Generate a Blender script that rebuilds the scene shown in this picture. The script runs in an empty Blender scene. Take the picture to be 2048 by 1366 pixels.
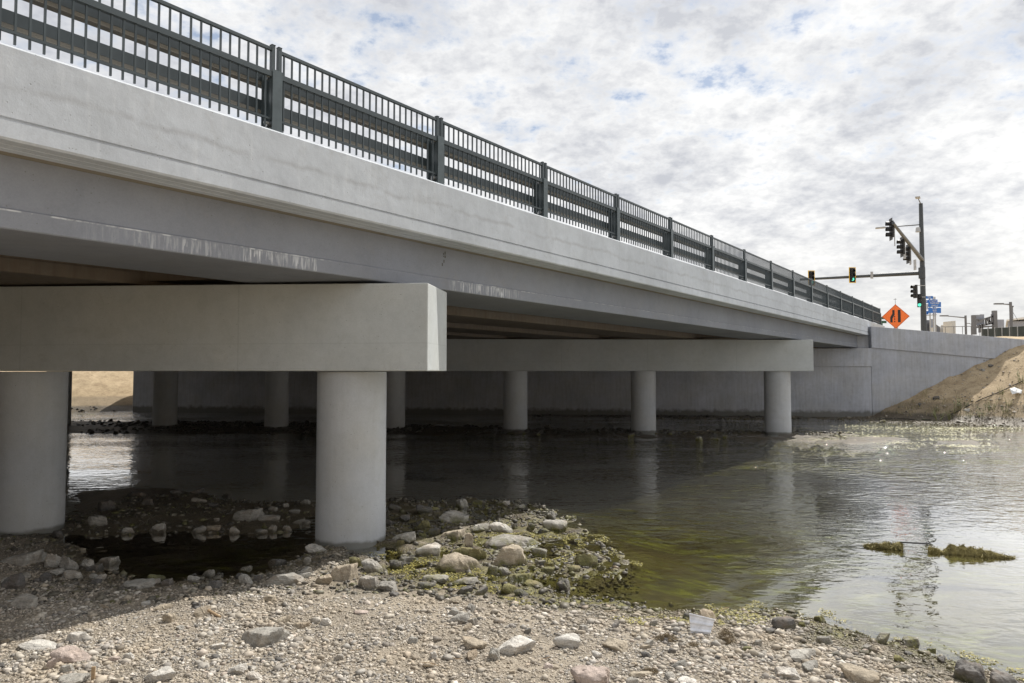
import bpy, bmesh, math, random
import numpy as np
from mathutils import Vector, Matrix
random.seed(7); RNG = np.random.default_rng(11)
R = math.radians
C = bpy.context.scene.collection
S = bpy.context.scene

# ---------------------------------------------------------------- camera, sky, sun, exposure
F, CX, CY, TILT, CAMZ = 1400.0, 1024.0, 683.0, R(2.413), 2.64
cam = bpy.data.cameras.new('camera'); co = bpy.data.objects.new('camera', cam); C.objects.link(co)
co.location = (0, 0, CAMZ); co.rotation_euler = (R(90) + TILT, 0, 0)
cam.sensor_width = 36.0; cam.lens = F / 2048 * 36.0; cam.clip_start = 0.1; cam.clip_end = 6000
S.camera = co
S.render.resolution_x = 1024; S.render.resolution_y = 683
S.view_settings.view_transform = 'Standard'; S.view_settings.look = 'None'
S.view_settings.gamma = 1.0; S.view_settings.exposure = 0.32
SUN_EL, SUN_AZ = R(52), R(42.0)          # azimuth clockwise from +Y
sd = Vector((math.sin(SUN_AZ) * math.cos(SUN_EL), math.cos(SUN_AZ) * math.cos(SUN_EL), math.sin(SUN_EL)))
sl = bpy.data.lights.new('sun', 'SUN'); sl.energy = 4.5; sl.angle = R(0.6); sl.color = (1.0, 0.955, 0.885)
so = bpy.data.objects.new('sun', sl); C.objects.link(so)
so.rotation_euler = sd.to_track_quat('Z', 'Y').to_euler(); so.location = (30, 30, 60)

def N(nt, typ, **kw):
    n = nt.nodes.new(typ)
    for k, v in kw.items():
        if k == 'ins':
            for a, b in v.items(): n.inputs[a].default_value = b
        else: setattr(n, k, v)
    return n
def L_(nt, a, b): nt.links.new(a, b)
def ramp(nt, fac, stops, interp='LINEAR'):
    r = N(nt, 'ShaderNodeValToRGB'); r.color_ramp.interpolation = interp
    e = r.color_ramp.elements
    while len(e) < len(stops): e.new(0.5)
    for i, (p, c) in enumerate(stops):
        e[i].position = p; e[i].color = (c, c, c, 1) if isinstance(c, (int, float)) else (*c, 1)
    L_(nt, fac, r.inputs[0]); return r.outputs[0]
def mixc(nt, fac, a, b, mode='MIX'):
    m = N(nt, 'ShaderNodeMix', data_type='RGBA', blend_type=mode)
    for sock, v in ((m.inputs[0], fac), (m.inputs[6], a), (m.inputs[7], b)):
        if hasattr(v, 'links'): L_(nt, v, sock)
        elif isinstance(v, (int, float)): sock.default_value = v if sock.type == 'VALUE' else (v, v, v, 1)
        else: sock.default_value = (*v, 1)
    return m.outputs[2]
def mth(nt, op, a, b=None, c=None, clamp=False):
    m = N(nt, 'ShaderNodeMath', operation=op, use_clamp=clamp)
    for i, v in enumerate((a, b, c)):
        if v is None: continue
        if hasattr(v, 'links'): L_(nt, v, m.inputs[i])
        else: m.inputs[i].default_value = v
    return m.outputs[0]
def mapping(nt, vec, scale=(1, 1, 1), loc=(0, 0, 0), rot=(0, 0, 0)):
    m = N(nt, 'ShaderNodeMapping'); L_(nt, vec, m.inputs[0])
    m.inputs['Scale'].default_value = scale; m.inputs['Location'].default_value = loc; m.inputs['Rotation'].default_value = rot
    return m.outputs[0]
def noise(nt, vec, scale, detail=4, rough=0.55, dist=0.0):
    n = N(nt, 'ShaderNodeTexNoise'); n.inputs['Scale'].default_value = scale; n.inputs['Detail'].default_value = detail
    n.inputs['Roughness'].default_value = rough; n.inputs['Distortion'].default_value = dist
    if vec is not None: L_(nt, vec, n.inputs['Vector'])
    return n.outputs[0]

W = bpy.data.worlds.new('World'); S.world = W; W.use_nodes = True
nt = W.node_tree; nt.nodes.clear()
wo = N(nt, 'ShaderNodeOutputWorld'); bg = N(nt, 'ShaderNodeBackground'); bg.inputs[1].default_value = 0.1
L_(nt, bg.outputs[0], wo.inputs[0])
sky = N(nt, 'ShaderNodeTexSky', sky_type='NISHITA'); sky.sun_disc = False; sky.sun_elevation = SUN_EL; sky.sun_rotation = SUN_AZ
sky.air_density = 1.0; sky.dust_density = 1.2
tc = N(nt, 'ShaderNodeTexCoord'); sx = N(nt, 'ShaderNodeSeparateXYZ'); L_(nt, tc.outputs['Generated'], sx.inputs[0])
zc = mth(nt, 'ADD', mth(nt, 'MAXIMUM', sx.outputs[2], 0.0), 0.30)
cv = N(nt, 'ShaderNodeCombineXYZ')
L_(nt, mth(nt, 'DIVIDE', sx.outputs[0], zc), cv.inputs[0]); L_(nt, mth(nt, 'DIVIDE', sx.outputs[1], zc), cv.inputs[1])
cvo = cv.outputs[0]
n_big = noise(nt, cvo, 1.4, 3, 0.5)
n_mid = noise(nt, mapping(nt, cvo, loc=(4.3, 1.7, 0)), 9.5, 6, 0.6, 0.0)
n_fin = noise(nt, mapping(nt, cvo, loc=(9.1, 3.3, 0)), 26.0, 4, 0.6, 0.0)
dens = mth(nt, 'ADD', mth(nt, 'MULTIPLY', n_mid, 0.72), mth(nt, 'ADD', mth(nt, 'MULTIPLY', n_big, 0.20), mth(nt, 'MULTIPLY', n_fin, 0.38)))
# fewer gaps towards the horizon
low = mth(nt, 'SUBTRACT', 1.0, mth(nt, 'MULTIPLY', sx.outputs[2], 2.6), clamp=True)
dens2 = mth(nt, 'ADD', dens, mth(nt, 'MULTIPLY', low, 0.22))
mask = ramp(nt, dens2, [(0.49, 0.0), (0.58, 0.6), (0.66, 1.0)])
n_sh = noise(nt, mapping(nt, cvo, loc=(2.0, 7.0, 0)), 3.4, 6, 0.62, 0.0)
shade = ramp(nt, mth(nt, 'ADD', mth(nt, 'MULTIPLY', n_sh, 0.62), mth(nt, 'ADD', mth(nt, 'MULTIPLY', n_mid, 0.38), mth(nt, 'MULTIPLY', mth(nt, 'SUBTRACT', n_fin, 0.5), 0.26))), [(0.40, 1.0), (0.62, 0.0)])
ccol = mixc(nt, shade, (4.7, 4.85, 5.25), (8.3, 8.3, 8.25))
vd = N(nt, 'ShaderNodeVectorMath', operation='DOT_PRODUCT'); L_(nt, tc.outputs['Generated'], vd.inputs[0]); vd.inputs[1].default_value = sd
glow = mth(nt, 'POWER', mth(nt, 'MAXIMUM', vd.outputs['Value'], 0.0), 5.0)
ccol = mixc(nt, 1.0, ccol, mixc(nt, glow, (1, 1, 1), (1.18, 1.17, 1.14)), 'MULTIPLY')
hz = mth(nt, 'SUBTRACT', 1.0, mth(nt, 'MULTIPLY', mth(nt, 'ABSOLUTE', sx.outputs[2]), 5.0), clamp=True)
ccol = mixc(nt, mth(nt, 'MULTIPLY', hz, 0.8), ccol, (7.3, 7.2, 6.85))
blue = mixc(nt, 0.6, mixc(nt, 1.0, sky.outputs[0], (1.0, 1.0, 1.0), 'MULTIPLY'), (4.0, 4.6, 5.6))
L_(nt, mixc(nt, mask, blue, ccol), bg.inputs[0])

# ---------------------------------------------------------------- helpers
def tag(o, label=None, cat=None, group=None, kind=None):
    for k, v in (('label', label), ('category', cat), ('group', group), ('kind', kind)):
        if v: o[k] = v
    return o
def empty(name, loc=(0, 0, 0), rz=0.0, **kw):
    o = bpy.data.objects.new(name, None); C.objects.link(o); o.location = loc; o.rotation_euler = (0, 0, rz)
    o.empty_display_size = 0.3
    return tag(o, **kw)
class MB:
    def __init__(s): s.v = []; s.f = []
    def add(s, vs, fs):
        b = len(s.v); s.v += [tuple(p) for p in vs]; s.f += [tuple(b + i for i in f) for f in fs]
    def box(s, x0, x1, y0, y1, z0, z1):
        s.add([(x0,y0,z0),(x1,y0,z0),(x1,y1,z0),(x0,y1,z0),(x0,y0,z1),(x1,y0,z1),(x1,y1,z1),(x0,y1,z1)],
              [(0,3,2,1),(4,5,6,7),(0,1,5,4),(1,2,6,5),(2,3,7,6),(3,0,4,7)])
    def cyl(s, p0, p1, r0, r1=None, n=12, cap=True):
        r1 = r0 if r1 is None else r1
        p0 = Vector(p0); p1 = Vector(p1); d = (p1 - p0).normalized()
        a = d.orthogonal().normalized(); b = d.cross(a)
        vs = []
        for p, r in ((p0, r0), (p1, r1)):
            for i in range(n):
                t = 2 * math.pi * i / n; vs.append(p + (a * math.cos(t) + b * math.sin(t)) * r)
        fs = [(i, (i+1) % n, n + (i+1) % n, n + i) for i in range(n)]
        if cap: fs += [tuple(range(n))[::-1], tuple(range(n, 2*n))]
        s.add(vs, fs)
    def bar(s, p0, p1, w, h, up=(0, 0, 1)):
        p0 = Vector(p0); p1 = Vector(p1); d = (p1 - p0).normalized(); u = Vector(up)
        a = d.cross(u).normalized() * w / 2; b = a.cross(d).normalized() * h / 2
        s.add([p0-a-b, p0+a-b, p0+a+b, p0-a+b, p1-a-b, p1+a-b, p1+a+b, p1-a+b],
              [(0,3,2,1),(4,5,6,7),(0,1,5,4),(1,2,6,5),(2,3,7,6),(3,0,4,7)])
    def prism(s, prof, t0f, t1f, segs=1, wob=0.0):
        """profile [(L,z)] extruded along t from t0f(L) to t1f(L)"""
        n = len(prof); vs = []
        for k in range(segs + 1):
            for (l, z) in prof:
                a, b = t0f(l), t1f(l); vs.append((a + (b - a) * k / segs, l, z))
        fs = []
        for k in range(segs):
            for i in range(n):
                j = (i + 1) % n; fs.append((k*n+i, k*n+j, (k+1)*n+j, (k+1)*n+i))
        fs += [tuple(range(n))[::-1], tuple(range(segs*n, segs*n+n))]
        s.add(vs, fs)
    def build(s, name, mat, parent=None, smooth=False, bevel=0.0):
        me = bpy.data.meshes.new(name); me.from_pydata(s.v, [], s.f); me.update()
        bm = bmesh.new(); bm.from_mesh(me); bmesh.ops.recalc_face_normals(bm, faces=bm.faces)
        if bevel: bmesh.ops.bevel(bm, geom=[e for e in bm.edges if len(e.link_faces) == 2 and e.calc_face_angle(0) > 0.6], offset=bevel, segments=2, affect='EDGES', profile=0.6)
        bm.to_mesh(me); bm.free()
        if smooth:
            me.polygons.foreach_set('use_smooth', [True] * len(me.polygons))
            me.set_sharp_from_angle(angle=R(35))
        o = bpy.data.objects.new(name, me); C.objects.link(o); me.materials.append(mat)
        if parent: o.parent = parent
        return o
def pt(px, py, Y):
    u = (px - CX) / F; v = (CY - py) / F
    d = Vector((u, math.cos(TILT) - v * math.sin(TILT), math.sin(TILT) + v * math.cos(TILT)))
    return Vector((0, 0, CAMZ)) + d * (Y / d.y)
def ptz(px, py, z=0.0):
    u = (px - CX) / F; v = (CY - py) / F
    d = Vector((u, math.cos(TILT) - v * math.sin(TILT), math.sin(TILT) + v * math.cos(TILT)))
    return Vector((0, 0, CAMZ)) + d * ((z - CAMZ) / d.z)

# value noise in numpy
_P = RNG.random((256, 256))
def vn(x, y):
    xi = np.floor(x).astype(int); yi = np.floor(y).astype(int); fx = x - xi; fy = y - yi
    fx = fx*fx*(3-2*fx); fy = fy*fy*(3-2*fy)
    a = _P[xi & 255, yi & 255]; b = _P[(xi+1) & 255, yi & 255]; c = _P[xi & 255, (yi+1) & 255]; d = _P[(xi+1) & 255, (yi+1) & 255]
    return (a*(1-fx)+b*fx)*(1-fy) + (c*(1-fx)+d*fx)*fy - 0.5
def fbm(x, y, s, o=4):
    r = 0; a = 1.0; t = 0
    for k in range(o): r = r + a*vn(x*s+17.3*k, y*s+5.1*k); t += a; a *= 0.5; s *= 2.03
    return r / t * 2

# ---------------------------------------------------------------- materials
def newmat(name):
    m = bpy.data.materials.new(name); m.use_nodes = True; t = m.node_tree; t.nodes.clear()
    o = N(t, 'ShaderNodeOutputMaterial'); p = N(t, 'ShaderNodeBsdfPrincipled'); L_(t, p.outputs[0], o.inputs[0])
    return m, t, p, o
def simple(name, col, rough=0.5, metal=0.0, var=0.12, scale=6.0, emit=None, bump=0.0):
    m, t, p, o = newmat(name)
    tcn = N(t, 'ShaderNodeTexCoord'); n = noise(t, tcn.outputs['Object'], scale, 5)
    c = mixc(t, 1.0, col, ramp(t, n, [(0.3, 1 - var), (0.7, 1 + var)]), 'MULTIPLY'); L_(t, c, p.inputs['Base Color'])
    p.inputs['Roughness'].default_value = rough; p.inputs['Metallic'].default_value = metal
    if emit: p.inputs['Emission Color'].default_value = (*emit[0], 1); p.inputs['Emission Strength'].default_value = emit[1]
    if bump:
        b = N(t, 'ShaderNodeBump'); b.inputs['Strength'].default_value = bump; b.inputs['Distance'].default_value = 0.01
        L_(t, noise(t, tcn.outputs['Object'], scale * 8, 4), b.inputs['Height']); L_(t, b.outputs[0], p.inputs['Normal'])
    return m
def concrete(name, col, stain=0.12, warm=(1.0, 0.97, 0.9), streak=0.0, boards=0.0, eff=False, rough=0.85, wetz=None, crack=False, joints=0.0, brown=0.0):
    m, t, p, o = newmat(name)
    tcn = N(t, 'ShaderNodeTexCoord'); ob = tcn.outputs['Object']
    geo = N(t, 'ShaderNodeNewGeometry')
    a = noise(t, ob, 0.55, 5, 0.6); b = noise(t, ob, 5.0, 6, 0.7); c = noise(t, ob, 60.0, 3, 0.6)
    base = mixc(t, 1.0, col, ramp(t, a, [(0.3, 1 - stain), (0.7, 1 + stain * 0.6)]), 'MULTIPLY')
    base = mixc(t, 1.0, base, ramp(t, b, [(0.25, 1 - stain * 0.7), (0.5, 1.0), (0.8, 1 + stain * 0.5)]), 'MULTIPLY')
    base = mixc(t, 1.0, base, ramp(t, c, [(0.25, 0.94), (0.7, 1.05)]), 'MULTIPLY')
    w = noise(t, mapping(t, ob, loc=(11, 3, 5)), 0.9, 3)
    base = mixc(t, ramp(t, w, [(0.4, 0.0), (0.7, 0.8)]), base, mixc(t, 1.0, base, warm, 'MULTIPLY'))
    # bug holes
    v = N(t, 'ShaderNodeTexVoronoi'); v.inputs['Scale'].default_value = 7.0; v.inputs['Randomness'].default_value = 1.0; L_(t, ob, v.inputs['Vector'])
    hole = ramp(t, v.outputs['Distance'], [(0.035, 1.0), (0.06, 0.0)])
    base = mixc(t, mth(t, 'MULTIPLY', hole, 0.5), base, (0.10, 0.10, 0.095))
    v2 = N(t, 'ShaderNodeTexVoronoi'); v2.inputs['Scale'].default_value = 17.0; L_(t, ob, v2.inputs['Vector'])
    h2 = mth(t, 'MULTIPLY', ramp(t, v2.outputs['Distance'], [(0.07, 1.0), (0.13, 0.0)]), ramp(t, noise(t, ob, 1.7, 3), [(0.48, 0.0), (0.6, 1.0)]))
    base = mixc(t, mth(t, 'MULTIPLY', h2, 0.5), base, (0.12, 0.12, 0.115))
    sm = noise(t, mapping(t, ob, loc=(7, 9, 2)), 2.3, 6, 0.72, 0.8)
    base = mixc(t, mth(t, 'MULTIPLY', ramp(t, sm, [(0.56, 0.0), (0.66, 1.0)]), 0.16), base, (0.30, 0.29, 0.27))
    sp = N(t, 'ShaderNodeSeparateXYZ'); L_(t, ob, sp.inputs[0])
    if streak:
        st = noise(t, mapping(t, ob, scale=(9, 9, 0.7)), 1.0, 4, 0.6)
        base = mixc(t, mth(t, 'MULTIPLY', ramp(t, st, [(0.45, 0.0), (0.7, 1.0)]), streak), base, mixc(t, 1.0, base, (0.62, 0.58, 0.52), 'MULTIPLY'))
    if brown:
        st = noise(t, mapping(t, ob, scale=(5, 5, 0.5)), 1.0, 4, 0.65)
        base = mixc(t, mth(t, 'MULTIPLY', ramp(t, st, [(0.35, 0.15), (0.7, 1.0)]), brown), base, (0.20, 0.135, 0.085))
    if crack:   # long wandering finish line along a parapet
        wl = mth(t, 'ADD', sp.outputs[2], mth(t, 'MULTIPLY', noise(t, mapping(t, ob, scale=(1, 0, 0)), 0.8, 4, 0.6), 0.34))
        d = mth(t, 'ABSOLUTE', mth(t, 'SUBTRACT', wl, CAMZ + 2.70))
        line = mth(t, 'MULTIPLY', ramp(t, d, [(0.0, 1.0), (0.05, 0.0)]), ramp(t, noise(t, ob, 3.0, 4), [(0.30, 0.0), (0.55, 1.0)]))
        base = mixc(t, mth(t, 'MULTIPLY', line, 0.42), base, (0.30, 0.30, 0.31))
        drips = noise(t, mapping(t, ob, scale=(14, 1, 1.2)), 1.0, 3, 0.6)
        base = mixc(t, mth(t, 'MULTIPLY', ramp(t, drips, [(0.55, 0.0), (0.75, 1.0)]), 0.16), base, (0.80, 0.82, 0.84))
    if joints:
        fx = mth(t, 'ABSOLUTE', mth(t, 'SUBTRACT', mth(t, 'FRACT', mth(t, 'DIVIDE', sp.outputs[0], joints)), 0.5))
        base = mixc(t, mth(t, 'MULTIPLY', ramp(t, fx, [(0.0, 1.0), (0.004, 0.0)]), 0.35), base, mixc(t, 1.0, base, (0.6, 0.6, 0.6), 'MULTIPLY'))
        hz_ = mth(t, 'ABSOLUTE', mth(t, 'SUBTRACT', mth(t, 'FRACT', mth(t, 'DIVIDE', sp.outputs[2], 1.22)), 0.5))
        base = mixc(t, mth(t, 'MULTIPLY', ramp(t, hz_, [(0.0, 1.0), (0.007, 0.0)]), 0.3), base, mixc(t, 1.0, base, (0.6, 0.6, 0.6), 'MULTIPLY'))
    if eff:
        s1 = noise(t, mapping(t, ob, scale=(26, 0.5, 2.4)), 1.0, 4, 0.65, 0.4)
        zz = sp.outputs[2]; tt = mth(t, 'ADD', sp.outputs[0], mth(t, 'MULTIPLY', noise(t, ob, 2.0, 3), 0.5))
        zb = mth(t, 'MULTIPLY', mth(t, 'MULTIPLY', mth(t, 'LESS_THAN', sp.outputs[1], 7.745), 1.0), ramp(t, mth(t, 'SUBTRACT', zz, CAMZ + 1.30), [(0.0, 1.0), (0.20, 1.0), (0.235, 0.0)]))
        r1 = ramp(t, mth(t, 'DIVIDE', mth(t, 'SUBTRACT', tt, 3.2), 10.0), [(0.0, 0.0), (0.06, 0.25), (0.25, 1.0), (0.305, 1.0), (0.315, 0.0)])
        r2 = ramp(t, mth(t, 'DIVIDE', mth(t, 'SUBTRACT', tt, 9.0), 10.0), [(0.0, 0.0), (0.02, 1.0), (0.17, 0.9), (0.22, 0.0)])
        rr = mth(t, 'MAXIMUM', r1, r2)
        ln_ = ramp(t, noise(t, mapping(t, ob, scale=(11, 0, 0)), 1.0, 3, 0.8), [(0.36, 0.0), (0.62, 0.30)])
        reach = mth(t, 'GREATER_THAN', mth(t, 'ADD', mth(t, 'SUBTRACT', zz, CAMZ + 1.53), ln_), 0.0)
        clump = ramp(t, noise(t, mapping(t, ob, scale=(2.2, 0, 0)), 1.0, 2, 0.6), [(0.38, 0.12), (0.56, 1.0)])
        msk = mth(t, 'MULTIPLY', mth(t, 'MULTIPLY', mth(t, 'MULTIPLY', zb, rr), ramp(t, s1, [(0.46, 0.0), (0.60, 1.0)])), mth(t, 'MULTIPLY', reach, clump))
        ln = ramp(t, mth(t, 'ABSOLUTE', mth(t, 'SUBTRACT', zz, CAMZ + 1.525)), [(0.0, 1.0), (0.012, 0.0)])
        ln = mth(t, 'MULTIPLY', ln, ramp(t, noise(t, ob, 9.0, 4), [(0.45, 0.0), (0.6, 1.0)]))
        lr = ramp(t, mth(t, 'DIVIDE', sp.outputs[0], 12.0), [(0.0, 1.0), (0.5, 1.0), (0.53, 0.1), (0.74, 0.1), (0.76, 1.0), (1.0, 0.4)])
        msk = mth(t, 'MAXIMUM', mth(t, 'MULTIPLY', msk, 0.85), mth(t, 'MULTIPLY', mth(t, 'MULTIPLY', ln, lr), 0.8))
        base = mixc(t, msk, base, (0.78, 0.80, 0.82))
    if wetz is not None:
        gs = N(t, 'ShaderNodeSeparateXYZ'); L_(t, geo.outputs['Position'], gs.inputs[0])
        zz = mth(t, 'ADD', gs.outputs[2], mth(t, 'MULTIPLY', noise(t, ob, 3.0, 4), wetz * 0.9))
        wm = ramp(t, mth(t, 'DIVIDE', zz, 1.0), [(wetz * 0.9, 1.0), (wetz * 1.25, 0.0)])
        base = mixc(t, mth(t, 'MULTIPLY', wm, 0.75), base, (0.10, 0.095, 0.07))
    L_(t, base, p.inputs['Base Color']); p.inputs['Roughness'].default_value = rough
    p.inputs['Specular IOR Level'].default_value = 0.3
    bn = N(t, 'ShaderNodeBump'); bn.inputs['Strength'].default_value = 0.35; bn.inputs['Distance'].default_value = 0.01
    hh = mth(t, 'ADD', mth(t, 'MULTIPLY', b, 1.2), mth(t, 'ADD', mth(t, 'MULTIPLY', c, 0.15), mth(t, 'MULTIPLY', noise(t, ob, 1.6, 3), 3.0)))
    L_(t, mth(t, 'SUBTRACT', hh, mth(t, 'MULTIPLY', hole, 0.6)), bn.inputs['Height']); L_(t, bn.outputs[0], p.inputs['Normal'])
    return m
M = {}
M['parapet'] = concrete('parapet_concrete', (0.52, 0.555, 0.60), 0.16, (0.98, 0.98, 0.97), crack=True)
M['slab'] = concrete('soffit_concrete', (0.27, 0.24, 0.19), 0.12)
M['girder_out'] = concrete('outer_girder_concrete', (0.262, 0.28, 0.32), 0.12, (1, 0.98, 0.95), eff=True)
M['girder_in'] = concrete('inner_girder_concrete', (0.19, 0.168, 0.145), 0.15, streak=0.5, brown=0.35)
M['cap'] = concrete('pier_cap_concrete', (0.46, 0.485, 0.49), 0.12, (1.0, 0.98, 0.94), joints=3.66)
M['column'] = concrete('column_concrete', (0.44, 0.46, 0.485), 0.11, streak=0.12, wetz=0.15)
M['abut'] = concrete('abutment_concrete', (0.45, 0.47, 0.52), 0.18, streak=0.35, joints=2.44, wetz=0.55)
M['steel'] = simple('painted_railing_steel', (0.050, 0.066, 0.074), 0.38, 0.0, 0.12, 5.0)
M['steel_light'] = simple('railing_post_plate_paint', (0.075, 0.098, 0.108), 0.36, 0.0, 0.16, 9.0)
M['bounce_tan'] = simple('rail_underside_bounce_light', (0.20, 0.19, 0.165), 0.6)  # tan stands in for light bounced up onto the rail undersides
M['dark_paint'] = simple('dark_grey_pole_paint', (0.055, 0.065, 0.075), 0.45)
M['bolt'] = simple('galvanised_bolt', (0.45, 0.46, 0.46), 0.4, 0.6)
M['black'] = simple('matt_black_paint', (0.018, 0.018, 0.02), 0.5)
M['yellow'] = simple('yellow_signal_border', (0.9, 0.58, 0.03), 0.5)
M['orange'] = simple('orange_sign_sheeting', (0.95, 0.20, 0.035), 0.5, var=0.04)
M['green_lens'] = simple('lit_green_lens', (0.1, 0.8, 0.55), 0.3, emit=((0.15, 1.0, 0.72), 0.75))
M['dark_lens'] = simple('unlit_lens', (0.03, 0.035, 0.05), 0.2)
M['galv'] = simple('galvanised_steel', (0.42, 0.43, 0.44), 0.45, 0.3)
M['blue_sign'] = simple('blue_sign_sheeting', (0.035, 0.17, 0.55), 0.45, var=0.06)
M['white'] = simple('white_paint', (0.78, 0.78, 0.76), 0.6, var=0.06)
M['green_sign'] = simple('green_sign_sheeting', (0.02, 0.09, 0.05), 0.5)
M['light_wall'] = simple('pale_building_panel', (0.62, 0.60, 0.55), 0.8, var=0.08, scale=0.6)
M['grey_wall'] = simple('grey_building_panel', (0.30, 0.32, 0.37), 0.7, var=0.12, scale=0.4)
M['dark_wall'] = simple('dark_building_panel', (0.16, 0.165, 0.18), 0.7, var=0.15, scale=0.4)
M['screen'] = simple('dark_green_fence_screen', (0.035, 0.045, 0.042), 0.8, var=0.35, scale=0.8)
M['plastic'] = simple('white_corrugated_plastic', (0.72, 0.74, 0.79), 0.35, var=0.22, scale=14)
M['wood'] = simple('weathered_wood', (0.36, 0.26, 0.16), 0.85, var=0.25, scale=12)
M['net'] = simple('matted_dry_fibre', (0.20, 0.155, 0.095), 0.95, var=0.4, scale=22, bump=0.6)
M['leaf'] = simple('weed_leaf', (0.11, 0.15, 0.035), 0.7, var=0.3, scale=4)
M['stem'] = simple('weed_stem', (0.20, 0.20, 0.07), 0.8)

# ---------------------------------------------------------------- frames of the bridge
PHI, TH = R(36.2), R(7.5)
bv = Vector((math.sin(PHI), math.cos(PHI), 0)); lv = Vector((-math.cos(PHI), math.sin(PHI), 0))
ev = Vector((math.cos(TH), -math.sin(TH), 0)); nv = Vector((math.sin(TH), math.cos(TH), 0))
Nb, Nl = nv.dot(bv), nv.dot(lv)
def tD(D): return lambda l: (D - Nl * l) / Nb          # t on the skewed line of pier distance D, at offset l
BR = math.pi / 2 - PHI; CR = -TH
CF = 0.008
def zr(h): return CAMZ + h

# ---------------------------------------------------------------- terrain
def gp(px, py): p = ptz(px, py, 0.0); return (p.x, p.y)
bank = [gp(*q) for q in [(-900,1074),(0,1070),(95,1068),(150,1086),(172,1112),(205,1146),(260,1160),(330,1166),(430,1160),(520,1150),(600,1122),(640,1088),(700,1066),(765,1020),(772,1002),(900,996),(1020,1003),(1090,1016),(1138,1034),(1152,1060),(1180,1084),(1215,1100),(1242,1134),(1225,1152),(1165,1150),(1120,1172),(1138,1196),(1250,1210),(1390,1222),(1500,1220),(1560,1222),(1640,1240),(1700,1266),(1800,1284),(1900,1318),(1990,1342),(2048,1352),(2200,1400),(2600,1560)]] + [(14, 1.5), (40, -6), (40, -80), (-80, -80), (-80, 12)]
isA = [gp(*q) for q in [(140,990),(260,972),(420,985),(500,1004),(600,1003),(640,1030),(610,1062),(430,1074),(300,1066),(180,1074),(130,1060)]]
bar = [gp(*q) for q in [(-500,842),(300,843),(600,846),(700,848),(1060,856),(1200,858),(1350,862),(1600,864),(1700,868),(1800,876),(1835,884),(1700,887),(1600,882),(1400,878),(1100,872),(1000,871),(640,868),(-500,866)]]
isC = [gp(*q) for q in [(1850,880),(1930,879),(1952,885),(1925,895),(1890,893)]]
mud = [gp(1050,832), gp(1300,837), gp(1500,840), gp(1620,838), gp(1740,843), gp(1850,848), gp(2048,853), gp(2300,862), gp(3200,890), (60, 60), (20, 60), (0, 48)]
inlet = [gp(*q) for q in [(960,1148),(1040,1150),(1130,1158),(1120,1178),(1030,1172),(970,1164)]]
pond = [gp(*q) for q in [(690,1098),(770,1090),(850,1112),(860,1140),(800,1150),(760,1118),(690,1112)]]
def sdist(X, Y, poly):
    P = np.array(poly); n = len(P); best = np.full(X.shape, 1e9); ins = np.zeros(X.shape, bool)
    for i in range(n):
        a = P[i]; b = P[(i+1) % n]; d = b - a; dd = (d*d).sum()
        tq = np.clip(((X-a[0])*d[0] + (Y-a[1])*d[1]) / dd, 0, 1)
        best = np.minimum(best, (X-a[0]-tq*d[0])**2 + (Y-a[1]-tq*d[1])**2)
        c = (a[1] > Y) != (b[1] > Y)
        with np.errstate(divide='ignore', invalid='ignore'):
            xi = (b[0]-a[0]) * (Y-a[1]) / (b[1]-a[1] + 1e-12) + a[0]
        ins ^= c & (X < xi)
    r = np.sqrt(best); return np.where(ins, r, -r)
D_AB = 42.3
def wing_top(s): return 5.17 - (s - 15.1) * 0.100
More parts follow.
